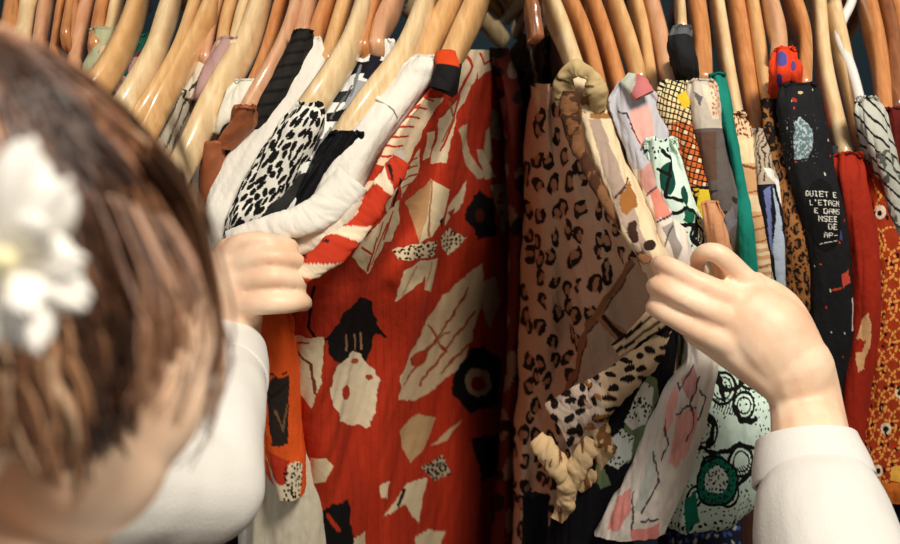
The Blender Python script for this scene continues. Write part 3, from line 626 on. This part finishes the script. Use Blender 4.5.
G('red_blouse','bright red-orange blouse with blue blotches showing as a collar above the black shirt','blouse',[(785,50,22,.985),(786,64,34,.975),(786,80,34,.975),(788,110,34,1.0),(800,250,34,1.02),(806,430,34,1.02)],lambda p:(p.fill((216,62,28)),p.ell(781,60,6,7,(76,72,140)),p.ell(778,80,4,7,(60,44,110)),p.ell(796,66,3,5,(90,60,120)),p.ell(790,86,5,3,(70,60,120))),yaw=.24)
def p_tx(p):
    p.fill((24,24,27),.2,.05)
    m=p.poly([(790,124),(800,116),(812,130),(813,150),(806,160),(790,156)],(96,118,124),4); p.put(m&(fbm(p.x*.5,p.y*.5,3)>.55),(170,186,186)); p.put((fbm(p.x*.9,p.y*.9,9)>.8)&(p.y>115)&(p.y<165)&(p.x<820),(150,160,160))
    p.dots(48,.03,(190,60,40),seed=7); p.ell(792,100,4,2,(160,50,30)); p.ell(800,93,3,1.5,(190,180,120))
    p.poly([(836,216),(846,228),(848,244),(838,238)],(64,66,110),4); p.poly([(842,274),(854,268),(856,284),(846,290)],(190,70,50),4); p.line([(832,290),(842,288)],1,(190,60,40)); p.line([(836,240),(842,243)],1,(200,60,40)); p.ell(818,264,2,1,(200,60,40)); p.ell(838,140,2,1.5,(210,190,150))
    p.ell(823,215,23,36,(12,12,13),1,a=-.1)
    c=(222,218,206)
    text(p,"QUIET E",801,190,5.,5.6,c,.06); text(p,"L'ETAGN",806,199,4.8,5.6,c,.06); text(p,"E DANS",812,207.5,4.8,5.6,c,.06); text(p,"NSEE",817,215.5,5.,5.6,c,.06); text(p,"DE",828,223.5,5.,5.8,c,.06); text(p,"AP-",823,232,4.6,5.2,c,.06); text(p,"----",817,241,4.6,5,c,-.15)
    p.line([(862,300),(858,330)],1.5,(190,180,170)); p.dots(40,.04,(200,190,170),seed=17)
G('black_shirt','black shirt with printed words in a round patch, above the right wrist','shirt',[(800,86,36,.975),(802,100,46,.965),(807,130,50,.955),(812,160,51,.95),(822,200,53,.945),(829,240,52,.945),(832,290,54,.95),(832,340,58,.955),(828,400,58,.965),(826,470,58,.97)],p_tx,yaw=.24,step=.7,fold=(.002,.03,.008,0))
G('navy_shirt','plain charcoal shirt showing only as a thin edge right of the printed black shirt','shirt',[(838,150,24,1.0),(850,200,26,.99),(856,260,24,.985),(856,330,22,.985),(852,430,24,.99)],solid((66,66,74)),yaw=.24)
def p_rs(p):
    p.fill((150,36,16)); m=p.poly([(868,312),(872,330),(868,350),(864,368),(856,372),(852,352),(860,340),(852,338),(858,322)],(222,170,120),3); p.poly([(852,344),(866,340),(862,352),(852,352)],(170,40,20),1)
G('red_shirt','plain deep red shirt right of the black printed shirt','shirt',[(848,156,30,.965),(852,176,36,.955),(860,210,34,.95),(866,250,30,.95),(868,300,28,.95),(864,350,28,.955),(856,410,28,.96),(852,470,28,.965)],p_rs,yaw=.26)
def p_bs(p):
    p.fill((184,184,172)); p.put((np.sin((p.y-.7*p.x)*.42+2.2*fbm(p.x*.03,p.y*.03))>.78),(24,26,24)); p.put((p.y>150)&(fbm(p.x*.12,p.y*.1,3)>.6),(90,92,84))
G('striped_blouse','grey blouse with slanting black stripes hanging on the white plastic hanger','blouse',[(868,100,24,.985),(872,112,34,.975),(880,140,34,.965),(888,168,32,.965),(898,200,30,.97),(904,300,30,.98),(904,470,30,.985)],p_bs,yaw=.28)
def p_or(p):
    p.fill((156,50,18),.08); d=(226,156,74)
    for cx,cy in ((884,212),(908,150)): pass
    p.ell(878,212,8,7,(228,206,180),.5); p.ell(878,213,3,3,BLK)
    for i in range(-2,3):
        for j in range(15): p.ring(892+25*i+(j%2)*12,244+20*j,17,1.15,d,dash=22); p.ell(892+25*i+(j%2)*12+12,244+20*j,2.2,2.6,BLK,.3)
    for cx,cy in ((884,428),(874,470),(900,392)): p.ell(cx,cy,6,6,(226,200,170),.8); p.ell(cx,cy,3,3,BLK,.3)
    p.dots(19,.13,BLK,seed=21)
    for L in ([(870,180),(880,196),(870,210)],[(896,180),(884,198),(894,220)],[(866,224),(880,244),(872,262)]): p.line(L,1.3,d,dash=4)
    p.put((p.y>482)&(p.y<505),(206,112,40)); p.poly([(890,466),(912,464),(912,484),(888,480)],(226,170,70),1)
orr=garment('patterned_dress',[(874,152,20,.985),(880,170,34,.98),(888,210,46,.975),(892,260,50,.972),(892,320,54,.97),(892,380,60,.97),(892,440,68,.97),(894,484,70,.97),(894,503,68,.975)],p_or,yaw=.26,step=.9,fold=(.003,.05,.006,0)); tag(orr,'rust red dress with yellow dotted rings and an orange hem at the right edge','dress')
G('maroon_blouse','dark maroon blouse at the right edge above the grey striped one','blouse',[(896,110,26,.99),(902,130,34,.985),(906,200,34,.985),(910,430,36,1.0)],solid((92,24,18)),yaw=.28)
def p_nv(p): p.fill((24,28,46)); p.dots(10,.35,(60,90,150),seed=4,keep=.7); p.dots(14,.2,(170,170,170),seed=6)
G('navy_skirt','navy skirt with blue and grey flecks below the mint blouse','skirt',[(716,430,70,1.03),(712,500,90,1.02),(710,560,100,1.02),(710,620,100,1.02)],p_nv)
G('brown_skirt','dark brown skirt beside the right sleeve at the bottom edge','skirt',[(752,440,30,1.02),(754,500,34,1.02),(756,600,40,1.02)],solid((58,34,26)))
G('navy_trousers','navy trousers in the bottom right corner below the orange hem','trousers',[(896,470,70,1.0),(896,540,76,1.0),(896,620,80,1.0)],solid((16,22,40)))
G('gap_filler_cloth','added black cloth that darkens the gap low below the leopard blouse','skirt',[(560,500,70,1.06),(560,560,76,1.06),(560,620,80,1.06)],solid((14,13,18)))  # filler cloth put in so the gap reads dark low down
# ------------------------------------------------------------------ the person
def skinmat():
    m, nt, b = newmat('skin')
    g = N(nt, 'ShaderNodeTexCoord'); no = N(nt, 'ShaderNodeTexNoise'); no.inputs['Scale'].default_value = 30; no.inputs['Detail'].default_value = 3
    nt.links.new(g.outputs['Object'], no.inputs['Vector'])
    r = N(nt, 'ShaderNodeValToRGB'); r.color_ramp.elements[0].color = (*lin((232,186,152)),1); r.color_ramp.elements[1].color = (*lin((246,214,184)),1)
    r.color_ramp.elements[0].position = .3; r.color_ramp.elements[1].position = .65
    nt.links.new(no.outputs['Fac'], r.inputs['Fac']); nt.links.new(r.outputs['Color'], b.inputs['Base Color'])
    b.inputs['Roughness'].default_value = .5; b.inputs['Subsurface Weight'].default_value = .2; b.inputs['Subsurface Radius'].default_value = (.012,.005,.003); b.inputs['Subsurface Scale'].default_value = .5
    bump(nt, b, 400, .12, .0005)
    return m
SKIN = skinmat()
person = empty('person', (-.16,.36,0)); tag(person, 'woman with brown hair and white blouse reaching both hands into the clothes', 'person')
BV = []; BF = []
def add(V, F):
    o = len(BV); BV.extend([tuple(v) for v in V]); BF.extend([tuple(o+i for i in dict.fromkeys(f)) for f in F])
def limb(P, n=None, m=14):
    """P: (point, radius[, flat ratio, up vector]); a smooth tapered limb with rounded ends."""
    pts = [Vector(p[0]) for p in P]; rad = [p[1] for p in P]; fl = [p[2] if len(p) > 2 else 1. for p in P]
    n = n or max(8, 5*len(P)); C = crpts(pts, n); R = cr(np.array(rad), n); FL = cr(np.array(fl), n)
    up = P[0][3] if len(P[0]) > 3 else Vector((0,-cs,sn))
    # rounded caps
    t0 = (C[0]-C[1]).normalized(); t1 = (C[-1]-C[-2]).normalized()
    Cc = [C[0]+t0*R[0]*math.sin(a) for a in (1.45,1.1,.7,.35)]; Rc = [R[0]*math.cos(a) for a in (1.45,1.1,.7,.35)]
    Ce = [C[-1]+t1*R[-1]*math.sin(a) for a in (.35,.7,1.1,1.45)]; Re = [R[-1]*math.cos(a) for a in (.35,.7,1.1,1.45)]
    C = Cc+C+Ce; R = list(Rc)+list(R)+list(Re); FL = [FL[0]]*4+list(FL)+[FL[-1]]*4
    N_ = len(C)-1
    V, F = sweep(C, lambda s: [(a*R[int(round(s*N_))], b*R[int(round(s*N_))]*FL[int(round(s*N_))]) for a, b in circ(1., m)], '', None, up=up, raw=True)
    add(V, F)
def ellip(c, ax, r, nu=28, nv=16):
    V = []; F = []
    for i in range(nv+1):
        th = math.pi*i/nv
        for j in range(nu):
            ph = 2*math.pi*j/nu
            V.append(Vector(c)+ax[0]*(r[0]*math.sin(th)*math.cos(ph))+ax[1]*(r[1]*math.sin(th)*math.sin(ph))+ax[2]*(r[2]*math.cos(th)))
    for i in range(nv):
        for j in range(nu): F.append((i*nu+j,(i+1)*nu+j,(i+1)*nu+(j+1)%nu,i*nu+(j+1)%nu))
    add(V, F)
# head frame
HC = D(-88, 362, .418)
yaw = math.radians(40); pit = math.radians(52)
Fh = Vector((math.sin(yaw)*math.cos(pit), math.cos(yaw)*math.cos(pit), -math.sin(pit)))
Rh = Vector((math.cos(yaw), -math.sin(yaw), 0)); Uh = Rh.cross(Fh).normalized()
def H(r, f, u): return HC+Rh*r+Fh*f+Uh*u
AX = (Rh, Fh, Uh)
ellip(H(0,-.012,.012), AX, (.074,.094,.088))
ellip(H(0,.03,-.028), AX, (.062,.066,.082))
ellip(H(0,.052,-.078), AX, (.040,.040,.034))          # chin
for s in (-1,1):
    ellip(H(s*.040,.050,-.036), AX, (.032,.036,.040))  # cheeks
    ellip(H(s*.05,.02,-.062), AX, (.020,.038,.030))    # jaw
    ellip(H(s*.030,.082,.012), AX, (.022,.010,.008))   # brow
limb([(H(0,.088,.010),.006),(H(0,.102,-.014),.008),(H(0,.112,-.032),.011)])
for s in (-1,1): ellip(H(s*.009,.102,-.035), AX, (.006,.008,.006))
limb([(H(-.02,.088,-.058),.005),(H(0,.098,-.056),.007),(H(.02,.088,-.058),.005)])
limb([(H(-.017,.087,-.066),.005),(H(0,.096,-.067),.008),(H(.017,.087,-.066),.005)])
ears=[]
for s in (-1,1):
    c = [(.0,.030),(.012,.026),(.018,.012),(.014,-.004),(.006,-.018),(-.002,-.028),(-.008,-.024)]
    P = [(H(s*(.074+.010*(k/6.)),-.006-a,-.016+u), .0042) for k,(a,u) in enumerate(c)]
    limb(P); ellip(H(s*.074,-.012,-.018), AX, (.008,.013,.024)); ellip(H(s*.078,-.001,-.040), AX, (.005,.006,.008))
qq = D(112,405,.425)-HC; print('CHEEK', qq.dot(Rh), qq.dot(Fh), qq.dot(Uh))
ellip(D(104,392,.42), AX, (.034,.036,.040)); ellip(D(64,440,.41), AX, (.034,.040,.034)); ellip(D(136,345,.43), AX, (.03,.03,.034))
# neck and trunk
CH = Vector((-.13,.36,1.20)); 
limb([(H(0,-.03,-.05),.050),(Vector((-.19,.35,1.34)),.052),(Vector((-.17,.34,1.27)),.06)], up=None) if False else limb([(H(0,-.02,-.05),.048),(Vector((-.24,.36,1.36)),.050),(Vector((-.19,.36,1.28)),.062)])
RS = Vector((.02,.42,1.215)); LS = Vector((-.36,.48,1.36))
limb([(LS,.050),(Vector((-.27,.39,1.27)),.065),(Vector((-.15,.34,1.19)),.085),(Vector((-.04,.38,1.2)),.065),(RS,.046)])
limb([((-.155,.35,1.20),.115,.75),((-.155,.30,1.05),.12,.78),((-.16,.26,.92),.115,.78),((-.16,.24,.82),.14,.8)], m=24)
LG = lambda s: [(( -.16+s*.085,.24,.80),.088),((-.16+s*.09,.27,.46),.060),((-.16+s*.09,.25,.30),.052),((-.16+s*.09,.22,.09),.036)]
for s in (-1,1):
    limb(LG(s)); limb([((-.16+s*.09,.20,.035),.034),((-.155+s*.095,.30,.028),.034,.8),((-.155+s*.10,.38,.022),.024,.8)])
# right arm
RE = Vector((.255,.632,1.082)); RW = D(806,404,.925)
limb([(RS,.048),((RS+RE)/2,.043),(RE,.038)])
limb([(RE,.038),(RE.lerp(RW,.3),.041),(RE.lerp(RW,.75),.032),(RW,.0285,.82),(D(797,372,.918),.030,.75)])
LE = D(200,488,.80); LW = D(228,338,.955)
limb([(LS,.048),((LS+LE)/2,.041),(LE,.036)])
limb([(LE,.034),(LE.lerp(LW,.3),.038),(LE.lerp(LW,.8),.029),(LW,.026,.8),(D(228,318,.955),.028,.75)])
# right hand: back of the hand, four fingers, thumb behind
px = lambda r, d: r/FPX*d
def dig(P): limb([(D(x,y,d), px(r*.93,d)) for x,y,d,r in P], m=12)
def slab(P, fl=.5): limb([(D(x,y,d), px(r,d), fl) for x,y,d,r in P], m=18)
slab([(806,398,.922,35),(790,362,.915,39),(772,336,.91,41),(752,318,.912,36)], .62)
slab([(800,372,.918,34),(770,330,.912,28),(736,298,.915,16)], .62)      # ring/middle metacarpals
slab([(806,372,.918,28),(782,314,.916,24),(756,284,.922,13)], .62)      # little finger side
slab([(796,386,.918,28),(752,350,.914,28),(704,324,.918,17)], .62)      # index side
slab([(780,380,.922,24),(735,345,.925,26),(700,330,.93,18)], .8)
dig([(768,300,.92,15),(744,278,.916,13),(722,256,.908,11.5),(707,252,.912,10.5),(699,258,.925,9.5),(698,266,.945,8.5),(702,272,.96,8)])   # little finger
dig([(752,304,.915,16),(724,294,.910,14),(694,280,.908,12),(672,268,.914,11.2),(660,264,.928,10.5),(660,268,.95,9.5)])                   # ring
dig([(740,322,.912,17),(708,309,.908,14),(682,297,.907,12),(664,288,.914,11.5),(655,286,.928,10.5),(660,290,.952,10)])                        # middle
dig([(728,342,.914,18),(700,330,.914,15),(676,318,.915,12.5),(660,309,.920,12),(655,307,.932,10.5),(660,308,.95,10)])                       # index
dig([(764,374,.935,18),(730,352,.945,16),(700,330,.955,13),(676,316,.960,11),(664,306,.962,9.5)])                                            # thumb
# left hand
slab([(226,334,.953,29),(228,312,.945,35),(232,290,.94,38),(236,276,.94,36)], .6)
slab([(224,316,.945,24),(232,262,.94,24),(244,250,.94,15)], .6)
dig([(226,262,.94,15),(238,245,.932,12),(258,241,.928,10.5),(276,243,.932,9.5),(290,246,.945,8.5),(292,249,.96,8)])                          # little
dig([(228,276,.94,16),(246,262,.93,14),(266,257,.924,12),(284,258,.928,10.5),(296,261,.940,9.5),(297,264,.956,9)])                           # ring
dig([(228,290,.94,17),(248,281,.93,14),(268,277,.924,12.5),(286,279,.93,11),(298,283,.945,10),(298,286,.96,9)])                              # middle
dig([(230,306,.942,17),(250,302,.932,15),(270,303,.926,13),(288,303,.93,11.5),(300,302,.942,10.5),(304,303,.956,9.5)])                       # index
dig([(226,318,.955,15),(244,312,.968,13),(262,298,.975,11),(280,286,.975,9.5)])                                                               # thumb
me = bpy.data.meshes.new('tmp'); me.from_pydata(BV, [], BF)
tmp = bpy.data.objects.new('tmp', me); link(tmp)
bm = bmesh.new(); bm.from_mesh(me); bmesh.ops.recalc_face_normals(bm, faces=bm.faces); bm.to_mesh(me); bm.free()
mo = tmp.modifiers.new('r', 'REMESH'); mo.mode = 'VOXEL'; mo.voxel_size = .0023; mo.use_smooth_shade = True
mo = tmp.modifiers.new('s', 'SMOOTH'); mo.factor = .5; mo.iterations = 3
dg = bpy.context.evaluated_depsgraph_get(); dg.update()
bme = bpy.data.meshes.new_from_object(tmp.evaluated_get(dg)); bpy.data.objects.remove(tmp)
bme.transform(Matrix.Translation(-person.location)); bme.name = 'body'
bme.polygons.foreach_set('use_smooth', [True]*len(bme.polygons)); bme.materials.clear(); bme.materials.append(SKIN)
body = link(bpy.data.objects.new('body', bme), person)
# eyes
EYE = plain('eye_white', (230,226,220), .2); IRIS = plain('iris', (70,48,34), .2)
def ball(name, c, ax, r, mat, par):
    global BV, BF
    BV, BF = [], []; ellip(c, ax, r)
    m = bpy.data.meshes.new(name); m.from_pydata([tuple(Vector(v)-par.location) for v in BV], [], [tuple(f) for f in BF]); m.materials.append(mat)
    m.polygons.foreach_set('use_smooth', [True]*len(m.polygons)); return link(bpy.data.objects.new(name, m), par)
for s in (-1,1):
    ball('eye', H(s*.031,.074,-.004), AX, (.013,.011,.009), EYE, person); ball('iris', H(s*.031,.0835,-.006), AX, (.005,.0025,.005), IRIS, person)
# blouse: trunk and two sleeves
def fusec(name, parts, vox, mat, color, sm=6, disp=.0025):
    global BV, BF
    BV, BF = [], []
    for P, m in parts: limb(P, m=m)
    me = bpy.data.meshes.new('tmp'); me.from_pydata(BV, [], BF); tmp = link(bpy.data.objects.new('tmp', me))
    bm = bmesh.new(); bm.from_mesh(me); bmesh.ops.recalc_face_normals(bm, faces=bm.faces); bm.to_mesh(me); bm.free()
    mo = tmp.modifiers.new('r', 'REMESH'); mo.mode = 'VOXEL'; mo.voxel_size = vox
    mo = tmp.modifiers.new('s', 'SMOOTH'); mo.factor = .5; mo.iterations = sm
    tx = bpy.data.textures.new('folds', 'CLOUDS'); tx.noise_scale = .05; tx.noise_depth = 1
    mo = tmp.modifiers.new('d', 'DISPLACE'); mo.texture = tx; mo.strength = disp*2; mo.mid_level = .5
    dg = bpy.context.evaluated_depsgraph_get(); dg.update()
    q = bpy.data.meshes.new_from_object(tmp.evaluated_get(dg)); bpy.data.objects.remove(tmp)
    q.transform(Matrix.Translation(-person.location)); q.polygons.foreach_set('use_smooth', [True]*len(q.polygons))
    q.materials.clear(); q.materials.append(mat); q.name = name
    return link(bpy.data.objects.new(name, q), person)
WFAB = plain('white_blouse_cloth', (228,225,218), .85, 0, 500)
RC = D(802,446,.905); LC = D(222,352,.945)
fusec('blouse', [
 ([(LS,.058),(Vector((-.27,.39,1.27)),.074),(Vector((-.15,.34,1.19)),.095),(Vector((-.04,.38,1.2)),.074),(RS,.055)],20),
 ([((-.155,.35,1.20),.13,.78),((-.155,.30,1.05),.135,.8),((-.16,.26,.92),.13,.8),((-.16,.24,.80),.15,.85)],28),
 ([(RS,.06),((RS+RE)/2,.058),(RE,.054)],20),
 ([(RE,.055),(D(838,600,.83),.055),(D(825,535,.86),.0515),(D(816,494,.885),.045),(D(809,468,.898),.038,.9)],24),
 ([(LS,.06),((LS+LE)/2,.052),(LE,.042)],20),
 ([(LE,.042),(D(207,440,.83),.0405),(D(213,410,.86),.0385),(D(219,385,.9),.035),(D(220,366,.935),.032,.9)],24)], .0035, WFAB, None)
def cuff(P, name='cuff'):
    C = crpts([D(*q[:3]) for q in P], 12); R = cr(np.array([q[3] for q in P]), 12)
    o = sweep(C, lambda s: [(a*R[int(round(s*11))], b*R[int(round(s*11))]*.9) for a, b in circ(1., 36)], name, WFAB, person, up=Vector((0,-cs,sn)), cap=False)
    m = o.modifiers.new('t', 'SOLIDIFY'); m.thickness = .003; m.offset = 0
    m = o.modifiers.new('b', 'SUBSURF'); m.levels = 1; m.render_levels = 1
cuff([(814,482,.894,.0445),(811,466,.899,.0425),(808,450,.905,.039),(806,438,.909,.0365)])
cuff([(216,385,.905,.0385),(219,368,.93,.0375),(222,350,.95,.034)])
TRO = plain('dark_denim', (34,38,56), .8, 0, 300)
fusec('trousers', [([((-.16,.24,.86),.135,.85),((-.16,.24,.80),.158,.85)],28)]+[([((-.16+s*.085,.24,.80),.10),((-.16+s*.09,.27,.46),.075),((-.16+s*.09,.25,.30),.07),((-.16+s*.09,.22,.10),.06)],20) for s in (-1,1)], .006, TRO, None)
# ------------------------------------------------------------------ hair
HV = []; HF = []; HCc = []
hr = np.random.RandomState(5)
POLE = (Uh*.72-Fh*.62+Rh*.10).normalized()
EX = (Rh - POLE*Rh.dot(POLE)).normalized(); EY = POLE.cross(EX)
CC = H(0,-.006,.012)
def shell(th, ph, off=0.):
    d = POLE*math.cos(th)+(EX*math.cos(ph)+EY*math.sin(ph))*math.sin(th)
    l = Vector((d.dot(Rh)/.084, d.dot(Fh)/.108, d.dot(Uh)/.098)).length
    return CC+d*(1./l+off)
PAL = [(112,72,48),(146,100,70),(176,132,98),(88,56,38),(76,50,36),(204,168,136),(156,112,80),(60,40,30),(216,188,160)]
def lock(P, r0, r1, c, m=6, flat=.45):
    global HV, HF
    n = len(P); C = crpts(P, n*2)
    V, F = sweep(C, lambda s: [(a*(r0+(r1-r0)*s), b*flat*(r0+(r1-r0)*s)) for a, b in circ(1., m)], '', None, up=(C[0]-CC).normalized(), raw=True)
    o = len(HV); HV.extend([tuple(v) for v in V]); HF.extend([tuple(o+i for i in f) for f in F])
    L = lin(c); HCc.extend([L]*len(V))
n = 0
for k in range(6500):
    ph = hr.uniform(0, 2*math.pi); t0 = hr.uniform(.02, 1.5) if k > 500 else hr.uniform(.02,.25)
    ln = hr.uniform(.5, 1.1); off = hr.uniform(-.002, .006); sw = hr.uniform(-.1,.1)+.28
    P = []
    for q in range(8):
        t = t0+ln*q/7.; f = ph+sw*(t-t0)+.05*math.sin(t*5+k); p = shell(t, f, off+.0015*math.sin(q*1.3+k))
        r, ff, u = (p-HC).dot(Rh), (p-HC).dot(Fh), (p-HC).dot(Uh)
        if ff > .052-.35*max(0, .05-u)*1.2 and u < .062: break       # keep the face clear
        if u < -.075 or (ff > -.028 and u < -.012 and abs(r) > .04): break
        P.append(p)
    if len(P) < 3: continue
    z = fbm(np.array(ph*3.2), np.array(t0*1.8), 3)
    ci = int(np.clip((z-.22)*13+hr.uniform(-1.2,1.2), 0, 8)); order = [7,4,3,0,1,6,2,5,8]
    lock(P, hr.uniform(.0008,.0017), .0004, PAL[order[ci]])
# shell under the locks
su, sv = 90, 50; base = len(HV)
for i in range(sv):
    for j in range(su):
        p = shell(.0001+1.75*i/(sv-1), 2*math.pi*j/su, -.004)
        r, ff, u = (p-HC).dot(Rh), (p-HC).dot(Fh), (p-HC).dot(Uh)
        if (ff > .05-.42*max(0,.05-u) and u < .06) or (ff > -.03 and u < -.008 and abs(r) > .03) or u < -.075: p = CC+(p-CC)*.80
        HV.append(tuple(p)); HCc.append(lin((96,62,42)))
for i in range(sv-1):
    for j in range(su): HF.append((base+i*su+j, base+(i+1)*su+j, base+(i+1)*su+(j+1)%su, base+i*su+(j+1)%su))
# loose locks that fall past the cheek
def loose(P, r0, r1, c): lock([D(*p) for p in P], r0, r1, c, 5, .7)
for k in range(46):
    a = hr.uniform(-9, 9); b = hr.uniform(-10, 12); d = hr.uniform(-.012,.012)
    loose([(150+a,150+b,.40+d),(186+a,200+b,.42+d),(206+a*.9,262+b,.43+d),(216+a,330+b,.43+d),(210+a*1.3,372+b*2,.43+d),(196+a*1.4,410+b*3,.43+d)], .0012, .0003, PAL[hr.randint(0,7)])
loose([(172,120,.41),(200,190,.42),(222,262,.43),(234,320,.43),(224,380,.43),(192,430,.43),(160,470,.43)], .0012, .0003, (80,48,30))
loose([(176,130,.41),(206,210,.42),(214,300,.43),(222,350,.43),(214,420,.43),(190,470,.43)], .0013, .0004, (58,36,26))
loose([(168,110,.41),(188,180,.42),(206,270,.43),(232,352,.43),(226,384,.43),(206,440,.43),(176,468,.43)], .0011, .0003, (96,60,40))
for k in range(45):                     # wisps over the cheek
    a = hr.uniform(0, 1); x0 = 120+80*a; g = hr.uniform(-.008,.008); e_ = hr.uniform(-12,12)
    loose([(x0-30+e_,190+30*a,.375+g),(x0+e_,270,.37+g),(x0+14-e_,340,.365+g),(x0+8-30*a+e_,400+30*a,.362+g)], .0005, .0002, PAL[hr.choice([0,1,3,6,2])])
hm, nt, b = newmat('hair')
at = N(nt, 'ShaderNodeAttribute'); at.attribute_name = 'Col'; nt.links.new(at.outputs['Color'], b.inputs['Base Color'])
b.inputs['Roughness'].default_value = .38; b.inputs['Specular IOR Level'].default_value = .6
bump(nt, b, 600, .3, .0006)
mesh_np('hair', np.array(HV), np.array([f if len(f) == 4 else tuple(f)+(f[-1],) for f in HF]), hm, person, np.array(HCc))
# ------------------------------------------------------------------ flower in the hair
PETM = plain('white_petal', (240,236,228), .6, 0, 200)
fc = D(2, 262, .315)
fl = empty('hair_flower', tuple(fc)); tag(fl, 'white artificial flower pinned in the brown hair at the left edge', 'flower')
tow = (Vector((0,0,CAMZ))-fc).normalized(); sd = tow.cross(Vector((0,0,1))).normalized(); up_ = sd.cross(tow)
sd = -sd
def petal(ax_, ay_, L, Wd, lift, curl, seed):
    dirv = (sd*ax_+up_*ay_).normalized(); per = dirv.cross(tow).normalized()
    V = []; 
    nl, nw = 14, 13
    for i in range(nl):
        s = i/(nl-1.); w = Wd*math.sqrt(max(.02, 1-((s-.62)/(.66 if s < .62 else .40))**2))
        for j in range(nw):
            q = j/(nw-1.)*2-1
            rim = L*(s-.14*s*q*q*(1 if s > .5 else .6))+.0012*math.sin(q*7+seed)*s
            V.append(fc+dirv*(rim+.003)+per*(q*w)+tow*(lift*s+curl*math.sin(s*2.6)-.004*q*q+.001*math.sin(q*9+seed)*s))
    o = mesh_np('petal', V, gridfaces(nl, nw), PETM, fl)
    m = o.modifiers.new('t', 'SOLIDIFY'); m.thickness = .0016; m.offset = 0
    m = o.modifiers.new('ss', 'SUBSURF'); m.levels = 1; m.render_levels = 1
K = 0.00026
for k, (a, b_, L, w, li, cu) in enumerate([(.35,1,.030,.009,.004,.004),(.9,.9,.024,.0085,.006,.003),(.95,-.12,.017,.0075,.006,.004),(.9,-.62,.021,.008,.004,.004),(.25,-1,.022,.008,.004,.003),(-.5,-1,.022,.008,.003,.003),(-1,-.1,.024,.009,.004,.003),(-.8,.8,.026,.009,.004,.003),(.5,.3,.012,.007,.010,.003),(.2,-.5,.012,.006,.011,.003),(-.6,.2,.012,.007,.010,.003)]):
    petal(a, b_, L, w, li, cu, k*1.7)
ball('centre', fc+tow*.009, (sd,up_,tow), (.004,.004,.004), plain('flower_centre', (226,216,170), .7), fl)
# ------------------------------------------------------------------ light, camera, world
sc = bpy.context.scene
def area(name, loc, tgt, size, power, colr):
    L = bpy.data.lights.new(name, 'AREA'); L.size = size; L.energy = power; L.color = colr
    o = bpy.data.objects.new(name, L); o.location = loc; o.rotation_euler = (Vector(tgt)-Vector(loc)).to_track_quat('-Z', 'Y').to_euler(); link(o); return o
area('ceiling_lamp', (.5,.12,2.5), (.05,.95,1.2), .35, 23.5, (1,.93,.82))
area('left_area_light', (-1.7,-.5,2.3), (0,1.0,1.3), .9, 5, (.95,.96,1))  # weak, slightly cool area light from upper left behind the camera
w = bpy.data.worlds.new('world'); sc.world = w; w.use_nodes = True
bg = w.node_tree.nodes['Background']; bg.inputs['Color'].default_value = (1,.9,.78,1); bg.inputs['Strength'].default_value = .17
cam = bpy.data.cameras.new('camera'); co = link(bpy.data.objects.new('camera', cam)); co.location = (0,0,CAMZ); co.rotation_euler = (math.radians(90)-PITCH,0,0)
cam.sensor_width = 36; cam.lens = 48; cam.clip_start = .02
cam.dof.use_dof = True; cam.dof.focus_distance = .98; cam.dof.aperture_fstop = 7
sc.camera = co
sc.view_settings.view_transform = 'Standard'; sc.view_settings.look = 'None'; sc.view_settings.gamma = 1; sc.view_settings.exposure = 0.25
